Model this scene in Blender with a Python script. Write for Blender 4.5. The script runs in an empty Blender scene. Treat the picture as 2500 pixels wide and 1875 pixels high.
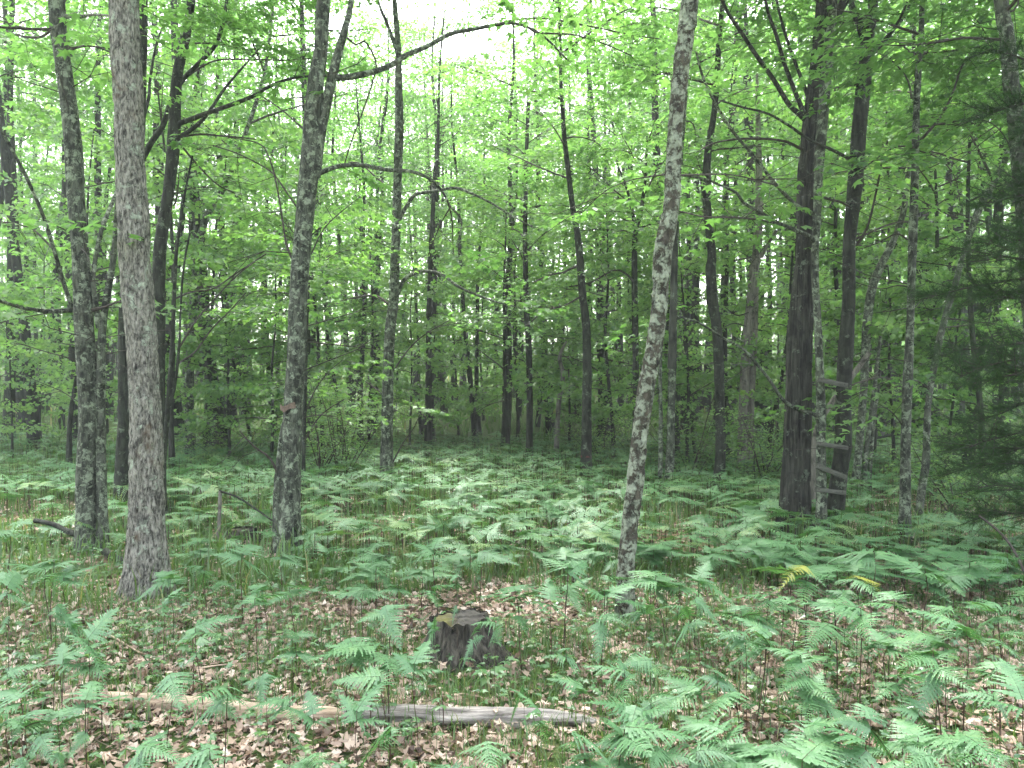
import bpy, math, random
import numpy as np
from mathutils import Vector, Matrix

# ------------------------------------------------------------------ camera, sky, sun, exposure
S = bpy.context.scene
C = S.collection
R = math.radians
EYE, F, CX, CY = 1.6, 1925.0, 1250.0, 937.5          # photograph pixels (2500 x 1875)
cam_d = bpy.data.cameras.new('camera'); cam = bpy.data.objects.new('camera', cam_d); C.objects.link(cam)
cam.location = (0, 0, EYE); cam.rotation_euler = (R(90), 0, 0)
cam_d.sensor_width = 36.0; cam_d.lens = 36.0 * F / 2500.0
cam_d.clip_start = 0.05; cam_d.clip_end = 600
S.camera = cam

SUN_EL, SUN_AZ = R(62), R(-12)                        # high, ahead of the camera and a little to the left
W = bpy.data.worlds.new('World'); S.world = W; W.use_nodes = True
nt = W.node_tree; bg = nt.nodes['Background']
sky = nt.nodes.new('ShaderNodeTexSky'); sky.sky_type = 'NISHITA'; sky.sun_disc = False
sky.sun_elevation = SUN_EL; sky.sun_rotation = SUN_AZ
sky.dust_density = 6.0; sky.air_density = 1.0; sky.ozone_density = 1.0
hs = nt.nodes.new('ShaderNodeHueSaturation'); hs.inputs['Saturation'].default_value = 0.4   # thin high cloud: a whiter sky
nt.links.new(sky.outputs[0], hs.inputs['Color']); nt.links.new(hs.outputs[0], bg.inputs['Color'])
bg.inputs['Strength'].default_value = 0.15

sun_d = bpy.data.lights.new('sun', 'SUN'); sun = bpy.data.objects.new('sun', sun_d); C.objects.link(sun)
sun_d.energy = 1.2; sun_d.angle = R(12.0); sun_d.color = (1.0, 0.95, 0.86)
sdir = Vector((math.sin(SUN_AZ) * math.cos(SUN_EL), math.cos(SUN_AZ) * math.cos(SUN_EL), math.sin(SUN_EL)))
sun.rotation_euler = sdir.to_track_quat('Z', 'Y').to_euler(); sun.location = sdir * 60

S.view_settings.view_transform = 'Standard'; S.view_settings.look = 'None'
S.view_settings.exposure = 3.2; S.view_settings.gamma = 1.0; S.view_settings.use_curve_mapping = False
S.render.engine = 'CYCLES'
cy = S.cycles
cy.max_bounces = 8; cy.diffuse_bounces = 7; cy.glossy_bounces = 2; cy.transmission_bounces = 6; cy.transparent_max_bounces = 4
cy.caustics_reflective = False; cy.caustics_refractive = False
cy.use_denoising = True
try: cy.denoiser = 'OPENIMAGEDENOISE'; cy.denoising_input_passes = 'RGB_ALBEDO_NORMAL'
except Exception: pass
cy.use_adaptive_sampling = True; cy.adaptive_threshold = 0.02

rng = np.random.default_rng(7)
random.seed(7)
PI = math.pi

# ------------------------------------------------------------------ helpers
def hash3(ix, iy, iz, seed):
    n = (ix.astype(np.int64) * 374761393 + iy.astype(np.int64) * 668265263 + iz.astype(np.int64) * 2147483647 + seed * 974711) & 0x7fffffff
    n = ((n ^ (n >> 13)) * 1274126177) & 0x7fffffff
    n = (n ^ (n >> 16)) & 0xffff
    return n / 65535.0
def noise(x, y, z=0.0, seed=0):
    x, y, z = np.broadcast_arrays(np.asarray(x, float), np.asarray(y, float), np.asarray(z, float))
    fx, fy, fz = np.floor(x), np.floor(y), np.floor(z)
    u, v, w = x - fx, y - fy, z - fz
    u, v, w = u*u*(3-2*u), v*v*(3-2*v), w*w*(3-2*w)
    r = 0
    for i in (0, 1):
        for j in (0, 1):
            for k in (0, 1):
                wt = (u if i else 1-u) * (v if j else 1-v) * (w if k else 1-w)
                r = r + wt * hash3(fx+i, fy+j, fz+k, seed)
    return r
def sstep(a, b, x):
    t = np.clip((x - a) / (b - a), 0, 1); return t*t*(3-2*t)
def ground_z(x, y):
    x = np.asarray(x, float); y = np.asarray(y, float)
    rise = 0.078 * np.maximum(0, y - 16) * sstep(15, 24, y) + 0.02 * np.maximum(0, np.abs(x) - 8) * sstep(10, 22, y)
    und = 0.10 * (noise(x*0.35+40, y*0.35+9, 0, 3) - 0.5) * sstep(4, 9, y) + 0.05 * (noise(x*1.3+7, y*1.3+3, 0, 4) - 0.5)
    return rise + und
def gz(x, y): return float(ground_z(x, y))
def at(px, py, D): return np.array([(px-CX)/F*D, D, EYE + (CY-py)/F*D])
def unit(v): return v / np.maximum(np.linalg.norm(v, axis=-1, keepdims=True), 1e-9)

class MB:
    """collects vertices and faces, links them as one mesh object"""
    def __init__(s): s.V = []; s.F = []; s.n = 0
    def add(s, V, Fc, mat=0, rnd=None, smooth=True):
        V = np.asarray(V, np.float32).reshape(-1, 3); Fc = np.asarray(Fc, np.int32)
        if len(Fc) == 0: return
        if rnd is None: rnd = np.full(len(Fc), 0.5, np.float32)
        s.V.append(V); s.F.append((Fc + s.n, mat, np.asarray(rnd, np.float32), smooth)); s.n += len(V)
    def mesh(s, name, mats):
        me = bpy.data.meshes.new(name)
        V = np.concatenate(s.V)
        loops = np.concatenate([f[0].ravel() for f in s.F])
        sizes = np.concatenate([np.full(len(f[0]), f[0].shape[1], np.int32) for f in s.F])
        me.vertices.add(len(V)); me.vertices.foreach_set('co', V.ravel())
        me.loops.add(len(loops)); me.loops.foreach_set('vertex_index', loops.astype(np.int32))
        me.polygons.add(len(sizes))
        st = np.concatenate([[0], np.cumsum(sizes)[:-1]]).astype(np.int32)
        me.polygons.foreach_set('loop_start', st)
        try: me.polygons.foreach_set('loop_total', sizes)
        except Exception: pass
        me.polygons.foreach_set('material_index', np.concatenate([np.full(len(f[0]), f[1], np.int32) for f in s.F]))
        me.polygons.foreach_set('use_smooth', np.concatenate([np.full(len(f[0]), f[3], bool) for f in s.F]))
        a = me.attributes.new('rnd', 'FLOAT', 'FACE'); a.data.foreach_set('value', np.concatenate([f[2] for f in s.F]))
        for m in mats: me.materials.append(m)
        me.update(calc_edges=True)
        return me
    def build(s, name, mats, parent=None, loc=None):
        if not isinstance(mats, (list, tuple)): mats = [mats]
        o = bpy.data.objects.new(name, s.mesh(name, mats)); C.objects.link(o)
        if parent is not None: o.parent = parent
        if loc is not None: o.location = loc
        return o

def resample(P, r, step):
    """Catmull-Rom through the points, evenly spaced"""
    P = np.asarray(P, float); r = np.asarray(r, float)
    if len(P) == 2: P = np.array([P[0], (P[0]+P[1])/2, P[1]]); r = np.array([r[0], (r[0]+r[1])/2, r[1]])
    Q = np.vstack([2*P[0]-P[1], P, 2*P[-1]-P[-2]])
    out, ro = [], []
    for i in range(len(P)-1):
        p0, p1, p2, p3 = Q[i:i+4]
        n = max(1, int(np.linalg.norm(p2-p1)/step))
        t = np.linspace(0, 1, n, endpoint=False)[:, None]
        out.append(0.5*((2*p1)+(-p0+p2)*t+(2*p0-5*p1+4*p2-p3)*t**2+(-p0+3*p1-3*p2+p3)*t**3))
        ro.append(r[i] + (r[i+1]-r[i])*t[:, 0])
    out.append(P[-1:]); ro.append(r[-1:])
    return np.vstack(out), np.concatenate(ro)

def tube_arrays(P, r, sides, disp=None, cap=True):
    P = np.asarray(P, float); r = np.asarray(r, float)
    n = len(P)
    T = unit(np.gradient(P, axis=0))
    ref = np.array([0.0, 1.0, 0.0]) if abs(T[:, 1]).mean() < 0.8 else np.array([0, 0, 1.0])
    A = unit(np.cross(np.broadcast_to(ref, T.shape), T)); B = np.cross(T, A)
    th = np.linspace(0, 2*PI, sides, endpoint=False)
    s = np.concatenate([[0], np.cumsum(np.linalg.norm(np.diff(P, axis=0), axis=1))])
    rr = np.repeat(r[:, None], sides, 1)
    if disp is not None: rr = rr + disp(th[None, :], s[:, None], r[:, None])
    V = P[:, None, :] + rr[..., None]*(np.cos(th)[None, :, None]*A[:, None, :] + np.sin(th)[None, :, None]*B[:, None, :])
    i = np.arange(n-1)[:, None]*sides; j = np.arange(sides)[None, :]; k = (j+1) % sides
    Fq = np.stack([i+j, i+k, i+sides+k, i+sides+j], -1).reshape(-1, 4)
    return V.reshape(-1, 3), Fq
def add_tube(mb, P, r, sides=8, step=0.1, mat=0, disp=None, cap=True):
    P, r = resample(P, r, step)
    V, Fq = tube_arrays(P, r, sides, disp)
    mb.add(V, Fq, mat)
    if cap:
        mb.add(V[-sides:], np.arange(sides)[None, :], mat, smooth=False)
        mb.add(V[:sides][::-1], np.arange(sides)[None, :], mat, smooth=False)
    return P, r
def sticks(mb, P0, P1, r0, r1, mat=0):
    """many thin three-sided tapered twigs at once"""
    n = len(P0)
    if n == 0: return
    T = unit(P1-P0); ref = np.where(np.abs(T[:, 2:3]) > 0.8, [[1.0, 0, 0]], [[0, 0, 1.0]])
    A = unit(np.cross(T, ref)); B = np.cross(T, A)
    V = np.zeros((n, 6, 3))
    for k in range(3):
        a = 2*PI*k/3; d = math.cos(a)*A + math.sin(a)*B
        V[:, k] = P0 + d*np.reshape(r0, (-1, 1)); V[:, 3+k] = P1 + d*np.reshape(r1, (-1, 1))
    b = np.arange(n)[:, None]*6
    Fq = np.concatenate([b + np.array([[k, (k+1) % 3, 3+(k+1) % 3, 3+k]]) for k in range(3)])
    mb.add(V.reshape(-1, 3), Fq, mat)

KITE = np.array([[0, 0, 0], [.42, .40, .05], [1, 0, -.08], [.42, -.40, .05]])
MAPLE = np.array([[0, 0, 0], [.08, .40, -.05], [.30, .24, .03], [.62, .54, -.06], [.60, .19, .03], [1.02, 0, -.12],
                  [.60, -.19, .03], [.62, -.54, -.06], [.30, -.24, .03], [.08, -.40, -.05]])
OAK = np.array([[0, 0, .02], [.2, .16, .06], [.34, .12, .0], [.46, .34, .14], [.6, .16, .0], [.78, .30, .10], [1, 0, .12],
                [.78, -.28, .03], [.6, -.15, .0], [.46, -.36, .10], [.34, -.13, .0], [.2, -.15, .05]])
TRI = np.array([[0, 0, 0], [.26, .44, -.03], [.42, .2, .04], [1, 0, -.1], [.42, -.2, .04], [.26, -.44, -.03]])
OVAL = np.array([[0, 0, 0], [.25, .2, .03], [.6, .22, .03], [1, 0, -.08], [.6, -.22, .03], [.25, -.2, .03]])
def leaves(mb, shape, P, d, nrm, s, mat, rnd, curl=None):
    n = len(P)
    if n == 0: return
    d = unit(d); side = unit(np.cross(nrm, d)); nn = np.cross(d, side)
    k = len(shape)
    w = shape[None, :, 2] if curl is None else shape[None, :, 2]*curl[:, None]
    V = P[:, None, :] + s[:, None, None]*(shape[None, :, 0, None]*d[:, None, :] + shape[None, :, 1, None]*side[:, None, :] + w[..., None]*nn[:, None, :])
    mb.add(V.reshape(-1, 3), np.arange(n*k).reshape(n, k), mat, rnd, smooth=False)

def sprays(mb, P, yaw, pitch, size, k, leaf, shape, mleaf, mwood, rg, droop=0.14, tilt=0.38, twig=0.0035):
    """flat layered sprays of leaves, the way maples hold them"""
    n = len(P)
    if n == 0: return
    P = np.asarray(P, float); yaw = np.asarray(yaw, float); pitch = np.asarray(pitch, float); size = np.asarray(size, float)
    u = rg.random((n, k))**0.75; v = (rg.random((n, k))-.5)*2*0.52*np.sin(PI*(0.12+0.83*u))
    roll = rg.normal(0, .22, (n, 1))
    z = -droop*u*u + rg.normal(0, .035, (n, k)) + roll*v + np.tan(pitch)[:, None]*u
    cyw, syw = np.cos(yaw)[:, None], np.sin(yaw)[:, None]
    X = size[:, None]*(u*cyw - v*syw); Y = size[:, None]*(u*syw + v*cyw); Z = size[:, None]*z
    Q = P[:, None, :] + np.stack([X, Y, Z], -1)
    ly = yaw[:, None] + v*1.9 + rg.normal(0, .5, (n, k))
    dz = rg.normal(-.22, .25 if tilt < .6 else .6, (n, k))
    d = np.stack([np.cos(ly), np.sin(ly), dz], -1)
    nr = np.stack([rg.normal(0, tilt, (n, k)), rg.normal(0, tilt, (n, k)), np.ones((n, k))], -1)
    s = leaf*(0.65+0.6*rg.random((n, k)))
    srnd = np.clip(rg.normal(.5, .17, (n, 1)) + rg.normal(0, .16, (n, k)), 0, 1)
    leaves(mb, shape, Q.reshape(-1, 3), d.reshape(-1, 3), nr.reshape(-1, 3), s.ravel(), mleaf, srnd.ravel())
    end = P + size[:, None]*np.stack([np.cos(yaw)*.8, np.sin(yaw)*.8, np.tan(pitch)*.8-droop*.6], -1)
    sticks(mb, P, end, np.full(n, twig), np.full(n, twig*.35), mwood)

def limb(p0, az, el, L, rg, k=6, curve=-0.25):
    """a bent limb: starts at elevation el, flattens or rises by curve along its length"""
    pts = [np.array(p0, float)]; a = az; e = el
    for i in range(k):
        a += rg.normal(0, .13); e += curve/k + rg.normal(0, .09)
        pts.append(pts[-1] + L/k*np.array([math.cos(a)*math.cos(e), math.sin(a)*math.cos(e), math.sin(e)]))
    return np.array(pts)

def crown(mb, trunk, z0, z1, nbr, Lmax, leaf, k, shape, mleaf, mwood, rg, el0=8, el1=58, subs=4, dens=3.2, spr=0.75, azlim=None, low=0.65, tilt=.38):
    """limbs round a trunk from z0 to z1 with flat leaf sprays along them"""
    SP, SY, SPI, SS = [], [], [], []
    ga = rg.random()*6.28
    for i in range(nbr):
        t = (i+rg.random())/nbr; z = z0+t*(z1-z0)
        p0 = trunk(z)
        ga += 2.4 + rg.normal(0, .35); az = ga
        if azlim is not None and azlim(az): az += PI
        prof = (low + (1-low)*min(1, t*3)) * math.sqrt(max(0.05, 1-(t**2)*.9))
        L = Lmax*prof*rg.uniform(.65, 1.1)
        el = R(el0 + (el1-el0)*t + rg.normal(0, 8))
        pl = limb(p0, az, el, L, rg)
        r0 = 0.009*L+0.004
        add_tube(mb, pl, np.linspace(r0, .004, len(pl)), 5, .35, mwood, cap=False)
        branches = [(pl, 0.35)]
        for q in range(subs):
            j = rg.integers(1, len(pl)-1); f = rg.random()
            st = pl[j]*(1-f)+pl[j+1]*f
            az2 = az + (1 if q % 2 else -1)*rg.uniform(.5, 1.0)
            p2 = limb(st, az2, el*.5+rg.normal(-.05, .15), L*rg.uniform(.3, .55), rg, 4, -.15)
            sticks(mb, p2[:-1], p2[1:], np.linspace(.007, .004, 4), np.linspace(.006, .003, 4), mwood)
            branches.append((p2, 0.2))
        for bp, st in branches:
            seg = np.linalg.norm(np.diff(bp, axis=0), axis=1).sum()
            m = max(2, int(seg*(1-st)*dens))
            tt = st + (1-st)*(np.arange(m)+rg.random(m))/m
            tt = np.append(tt, 1.0)*(len(bp)-1); idx = np.minimum(tt.astype(int), len(bp)-2); fr = (tt-idx)[:, None]
            pos = bp[idx]*(1-fr)+bp[idx+1]*fr; dr = bp[idx+1]-bp[idx]
            yw = np.arctan2(dr[:, 1], dr[:, 0]) + np.where(np.arange(len(tt)) % 2, 1, -1)*rg.uniform(.3, 1.1, len(tt))
            yw[-1] = math.atan2(dr[-1, 1], dr[-1, 0])
            SP.append(pos); SY.append(yw); SPI.append(rg.normal(.02, .14, len(tt))); SS.append(spr*rg.uniform(.7, 1.2, len(tt)))
    sprays(mb, np.vstack(SP), np.concatenate(SY), np.concatenate(SPI), np.concatenate(SS), k, leaf, shape, mleaf, mwood, rg, tilt=tilt)

def tag(o, label=None, cat=None, group=None, kind=None):
    if label: o['label'] = label
    if cat: o['category'] = cat
    if group: o['group'] = group
    if kind: o['kind'] = kind
    return o
def empty(name, loc=(0, 0, 0), rz=0.0):
    o = bpy.data.objects.new(name, None); C.objects.link(o); o.empty_display_size = 0.2
    o.location = [float(v) for v in loc]; o.rotation_euler = (0, 0, rz); return o
KIDS = {}
def kids(o):
    if o.name not in KIDS: KIDS[o.name] = list(o.children)
    return KIDS[o.name]
def copy_tree(o):
    c = o.copy(); C.objects.link(c)
    for ch in kids(o):
        d = ch.copy(); C.objects.link(d); d.parent = c
    return c

# ------------------------------------------------------------------ materials
def new_mat(name):
    m = bpy.data.materials.new(name); m.use_nodes = True
    t = m.node_tree; t.nodes.clear()
    out = t.nodes.new('ShaderNodeOutputMaterial')
    return m, t, out
def N(t, typ, **kw):
    n = t.nodes.new(typ)
    for k, v in kw.items():
        if k in n.inputs: n.inputs[k].default_value = v
        else: setattr(n, k, v)
    return n
def ramp(t, stops, interp='LINEAR'):
    n = t.nodes.new('ShaderNodeValToRGB'); e = n.color_ramp.elements; n.color_ramp.interpolation = interp
    while len(e) > 1: e.remove(e[-1])
    e[0].position = stops[0][0]; e[0].color = (*stops[0][1], 1)
    for p, c in stops[1:]:
        x = e.new(p); x.color = (*c, 1)
    return n
def g(v): return (v, v, v)
def leaf_mat(name, stops, trans, tmix=0.5, gloss=0.05, rough=0.35, objrand=0.25):
    m, t, out = new_mat(name)
    at_ = N(t, 'ShaderNodeAttribute', attribute_name='rnd')
    oi = N(t, 'ShaderNodeObjectInfo')
    ma = N(t, 'ShaderNodeMath', operation='MULTIPLY_ADD'); ma.inputs[1].default_value = objrand; ma.inputs[2].default_value = -objrand/2
    t.links.new(oi.outputs['Random'], ma.inputs[0])
    ad = N(t, 'ShaderNodeMath', operation='ADD'); t.links.new(ma.outputs[0], ad.inputs[0]); t.links.new(at_.outputs['Fac'], ad.inputs[1])
    rp = ramp(t, stops); t.links.new(ad.outputs[0], rp.inputs[0])
    df = N(t, 'ShaderNodeBsdfDiffuse'); t.links.new(rp.outputs[0], df.inputs['Color'])
    tc = N(t, 'ShaderNodeMix', data_type='RGBA', blend_type='MULTIPLY'); tc.inputs[0].default_value = 1.0
    t.links.new(rp.outputs[0], tc.inputs[6]); tc.inputs[7].default_value = (*trans, 1)
    tr = N(t, 'ShaderNodeBsdfTranslucent'); t.links.new(tc.outputs[2], tr.inputs['Color'])
    mx = N(t, 'ShaderNodeMixShader'); mx.inputs[0].default_value = tmix
    t.links.new(df.outputs[0], mx.inputs[1]); t.links.new(tr.outputs[0], mx.inputs[2])
    gl = N(t, 'ShaderNodeBsdfGlossy'); gl.inputs['Roughness'].default_value = rough; gl.inputs['Color'].default_value = (.9, .95, 1, 1)
    m2 = N(t, 'ShaderNodeMixShader'); m2.inputs[0].default_value = gloss
    t.links.new(mx.outputs[0], m2.inputs[1]); t.links.new(gl.outputs[0], m2.inputs[2])
    t.links.new(m2.outputs[0], out.inputs['Surface'])
    return m
def bark_mat(name, dark, light, lichen, amt, sx=22, sz=5, bump=0.6, moss=None, dist=0.02, pale=None, pamt=.62, lsc=9.0, rs=.09):
    """bark: vertical streaks, blotches of lichen, fine relief"""
    m, t, out = new_mat(name)
    tc = N(t, 'ShaderNodeTexCoord'); oi = N(t, 'ShaderNodeObjectInfo')
    mul = N(t, 'ShaderNodeVectorMath', operation='SCALE'); mul.inputs[0].default_value = (13, 29, 41); t.links.new(oi.outputs['Random'], mul.inputs['Scale'])
    ad = N(t, 'ShaderNodeVectorMath', operation='ADD'); t.links.new(tc.outputs['Object'], ad.inputs[0]); t.links.new(mul.outputs[0], ad.inputs[1])
    mp = N(t, 'ShaderNodeMapping'); mp.inputs['Scale'].default_value = (sx, sx, sz); t.links.new(ad.outputs[0], mp.inputs['Vector'])
    n1 = N(t, 'ShaderNodeTexNoise', Scale=1.0, Detail=5.0, Roughness=.65, Distortion=.4); t.links.new(mp.outputs[0], n1.inputs['Vector'])
    r1 = ramp(t, [(.5-rs*1.5, dark), (.5, tuple((a+b)/2 for a, b in zip(dark, light))), (.5+rs*1.5, light)]); t.links.new(n1.outputs['Fac'], r1.inputs[0])
    n2 = N(t, 'ShaderNodeTexNoise', Scale=lsc, Detail=8.0, Roughness=.76, Distortion=.3); t.links.new(ad.outputs[0], n2.inputs['Vector'])
    r2 = ramp(t, [(amt, g(0)), (amt+.05, g(.85))]); t.links.new(n2.outputs['Fac'], r2.inputs[0])
    mx = N(t, 'ShaderNodeMix', data_type='RGBA'); t.links.new(r2.outputs[0], mx.inputs[0]); t.links.new(r1.outputs[0], mx.inputs[6])
    n2b = N(t, 'ShaderNodeTexNoise', Scale=60.0, Detail=3.0); t.links.new(ad.outputs[0], n2b.inputs['Vector'])
    rl = ramp(t, [(.35, tuple(c*.65 for c in lichen)), (.65, lichen)]); t.links.new(n2b.outputs['Fac'], rl.inputs[0])
    t.links.new(rl.outputs[0], mx.inputs[7])
    last = mx.outputs[2]
    if pale is not None:
        n4 = N(t, 'ShaderNodeTexNoise', Scale=3.1, Detail=6.0, Roughness=.7); t.links.new(mp.outputs[0], n4.inputs['Vector'])
        r4 = ramp(t, [(pamt, g(0)), (pamt+.04, g(.9))]); t.links.new(n4.outputs['Fac'], r4.inputs[0])
        m4 = N(t, 'ShaderNodeMix', data_type='RGBA'); t.links.new(r4.outputs[0], m4.inputs[0]); t.links.new(last, m4.inputs[6]); m4.inputs[7].default_value = (*pale, 1)
        last = m4.outputs[2]
    if moss is not None:
        n3 = N(t, 'ShaderNodeTexNoise', Scale=2.3, Detail=5.0, Roughness=.6); t.links.new(ad.outputs[0], n3.inputs['Vector'])
        r3 = ramp(t, [(.60, g(0)), (.68, g(.8))]); t.links.new(n3.outputs['Fac'], r3.inputs[0])
        m3 = N(t, 'ShaderNodeMix', data_type='RGBA'); t.links.new(r3.outputs[0], m3.inputs[0]); t.links.new(last, m3.inputs[6]); m3.inputs[7].default_value = (*moss, 1)
        last = m3.outputs[2]
    n5 = N(t, 'ShaderNodeTexNoise', Scale=5.5, Detail=7.0, Roughness=.7, Distortion=.8); t.links.new(ad.outputs[0], n5.inputs['Vector'])
    r5 = ramp(t, [(.36, g(.30)), (.47, g(1)), (.62, g(1)), (.75, g(1.35))]); t.links.new(n5.outputs['Fac'], r5.inputs[0])
    m5 = N(t, 'ShaderNodeMix', data_type='RGBA', blend_type='MULTIPLY'); m5.inputs[0].default_value = 1.0
    t.links.new(last, m5.inputs[6]); t.links.new(r5.outputs[0], m5.inputs[7]); last = m5.outputs[2]
    bs = N(t, 'ShaderNodeBsdfPrincipled'); bs.inputs['Roughness'].default_value = .85
    bs.inputs['Specular IOR Level'].default_value = .25
    t.links.new(last, bs.inputs['Base Color'])
    mh = N(t, 'ShaderNodeMath', operation='MULTIPLY_ADD'); mh.inputs[1].default_value = .35
    t.links.new(r2.outputs[0], mh.inputs[0]); t.links.new(n1.outputs['Fac'], mh.inputs[2])
    bp = N(t, 'ShaderNodeBump'); bp.inputs['Strength'].default_value = bump; bp.inputs['Distance'].default_value = dist
    t.links.new(mh.outputs[0], bp.inputs['Height']); t.links.new(bp.outputs[0], bs.inputs['Normal'])
    t.links.new(bs.outputs[0], out.inputs['Surface'])
    return m
def plain_mat(name, c1, c2, scale=(8, 8, 8), rough=.8, bump=.3, gloss=.2):
    m, t, out = new_mat(name)
    tc = N(t, 'ShaderNodeTexCoord'); mp = N(t, 'ShaderNodeMapping'); mp.inputs['Scale'].default_value = scale
    t.links.new(tc.outputs['Object'], mp.inputs['Vector'])
    n1 = N(t, 'ShaderNodeTexNoise', Scale=1.0, Detail=6.0, Roughness=.7, Distortion=.3); t.links.new(mp.outputs[0], n1.inputs['Vector'])
    r1 = ramp(t, [(.35, c1), (.65, c2)]); t.links.new(n1.outputs['Fac'], r1.inputs[0])
    bs = N(t, 'ShaderNodeBsdfPrincipled'); bs.inputs['Roughness'].default_value = rough; bs.inputs['Specular IOR Level'].default_value = gloss
    t.links.new(r1.outputs[0], bs.inputs['Base Color'])
    bp = N(t, 'ShaderNodeBump'); bp.inputs['Strength'].default_value = bump; bp.inputs['Distance'].default_value = .01
    t.links.new(n1.outputs['Fac'], bp.inputs['Height']); t.links.new(bp.outputs[0], bs.inputs['Normal'])
    t.links.new(bs.outputs[0], out.inputs['Surface'])
    return m

LEAF = leaf_mat('maple_leaf', [(0, (.055, .115, .038)), (.35, (.095, .18, .044)), (.7, (.12, .22, .062)), (1, (.15, .25, .068))], (1.65, 1.95, 1.45), .5, .04, .45)
LEAFB = leaf_mat('understory_leaf', [(0, (.065, .135, .046)), (.4, (.11, .20, .05)), (.8, (.145, .25, .066)), (1, (.175, .265, .07))], (1.7, 1.95, 1.4), .5, .04, .45)
FERN = leaf_mat('fern_blade', [(0, (.04, .115, .036)), (.4, (.07, .175, .062)), (.78, (.10, .22, .082)), (.95, (.125, .24, .085)), (1, (.15, .245, .075))], (1.2, 1.4, .7), .3, .05, .5, .5)
FERNY = leaf_mat('yellow_fern_blade', [(0, (.16, .22, .045)), (.5, (.24, .27, .05)), (1, (.32, .29, .06))], (1.2, 1.2, .7), .35, .05)
GRASS = leaf_mat('grass_blade', [(0, (.05, .105, .025)), (.5, (.085, .165, .04)), (.85, (.12, .19, .05)), (1, (.26, .23, .10))], (1.3, 1.4, .8), .35, .04)
HERB = leaf_mat('seedling_leaf', [(0, (.05, .13, .045)), (.6, (.09, .20, .06)), (1, (.16, .26, .06))], (1.4, 1.5, .8), .35, .07)
LITTER = leaf_mat('dead_leaf', [(0, (.07, .042, .028)), (.25, (.17, .115, .075)), (.55, (.41, .305, .225)), (.8, (.56, .44, .34)), (1, (.66, .57, .47))], (.7, .6, .5), .2, .03, .5, 0)
PINE = leaf_mat('pine_needle', [(0, (.016, .044, .012)), (.6, (.03, .075, .02)), (1, (.055, .11, .028))], (1.3, 1.4, .6), .3, .015)
BK_GREY = bark_mat('grey_maple_bark', (.02, .023, .017), (.095, .106, .078), (.30, .36, .25), .515, 30, 9, .9, lsc=13.0, rs=.06)
BK_DARK = bark_mat('dark_maple_bark', (.008, .009, .0065), (.042, .047, .034), (.17, .215, .145), .565, 24, 6, .7)
BK_OAK = bark_mat('furrowed_bark', (.002, .002, .0018), (.058, .058, .046), (.17, .21, .15), .58, 36, 2.6, 1.0, None, .02)
BK_PLATE = bark_mat('plated_bark', (.02, .019, .015), (.27, .265, .22), (.36, .42, .32), .555, 62, 19, 1.0, (.075, .05, .03), .012, (.44, .42, .38), .66)
BK_LICH = bark_mat('lichen_bark', (.02, .018, .012), (.075, .068, .048), (.27, .31, .225), .468, 26, 8, 1.0, lsc=15.0)
BK_PALE = bark_mat('pale_bark', (.09, .085, .07), (.21, .195, .165), (.30, .33, .27), .60, 26, 5, .7)
BK_BG = bark_mat('woodland_bark', (.008, .009, .0065), (.036, .039, .029), (.11, .14, .095), .60, 20, 5, .5)
TWIG = plain_mat('twig_bark', (.022, .018, .015), (.07, .06, .05), (30, 30, 30), .85, .2)
STEM = plain_mat('fern_stem', (.025, .014, .012), (.08, .05, .03), (40, 40, 12), .6, .1)
DEADW = plain_mat('weathered_wood', (.06, .052, .045), (.42, .39, .35), (3, 40, 40), .8, 1.0)
TANW = plain_mat('bare_tan_wood', (.16, .11, .07), (.58, .46, .34), (3, 34, 34), .75, .6)
BOARD = plain_mat('grey_board', (.04, .04, .032), (.13, .132, .11), (6, 40, 40), .85, .5)
RED = plain_mat('red_tape', (.075, .018, .018), (.12, .03, .026), (20, 20, 20), .6, .1)
SCAR = plain_mat('wood_scar', (.08, .06, .045), (.19, .14, .105), (20, 20, 40), .8, .3)
STUMPB = bark_mat('stump_side', (.006, .006, .0045), (.10, .092, .072), (.10, .12, .06), .66, 34, 5, 1.0, None, .02)
def stump_top_mat():
    m, t, out = new_mat('stump_top')
    tc = N(t, 'ShaderNodeTexCoord')
    n1 = N(t, 'ShaderNodeTexNoise', Scale=22.0, Detail=6.0, Roughness=.7); t.links.new(tc.outputs['Object'], n1.inputs['Vector'])
    r1 = ramp(t, [(.3, (.018, .016, .013)), (.7, (.075, .068, .055))]); t.links.new(n1.outputs['Fac'], r1.inputs[0])
    sp = N(t, 'ShaderNodeSeparateXYZ'); t.links.new(tc.outputs['Object'], sp.inputs[0])
    n2 = N(t, 'ShaderNodeTexNoise', Scale=9.0, Detail=5.0); t.links.new(tc.outputs['Object'], n2.inputs['Vector'])
    ma = N(t, 'ShaderNodeMath', operation='MULTIPLY_ADD'); ma.inputs[1].default_value = -2.4; t.links.new(sp.outputs[0], ma.inputs[0]); t.links.new(n2.outputs['Fac'], ma.inputs[2])
    r2 = ramp(t, [(.52, g(0)), (.80, g(1))]); t.links.new(ma.outputs[0], r2.inputs[0])
    mx = N(t, 'ShaderNodeMix', data_type='RGBA'); t.links.new(r2.outputs[0], mx.inputs[0]); t.links.new(r1.outputs[0], mx.inputs[6]); mx.inputs[7].default_value = (.10, .095, .025, 1)
    bs = N(t, 'ShaderNodeBsdfPrincipled'); bs.inputs['Roughness'].default_value = .9; t.links.new(mx.outputs[2], bs.inputs['Base Color'])
    bp = N(t, 'ShaderNodeBump'); bp.inputs['Strength'].default_value = .8; bp.inputs['Distance'].default_value = .01
    t.links.new(n1.outputs['Fac'], bp.inputs['Height']); t.links.new(bp.outputs[0], bs.inputs['Normal'])
    t.links.new(bs.outputs[0], out.inputs['Surface']); return m
STUMPT = stump_top_mat()
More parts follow.
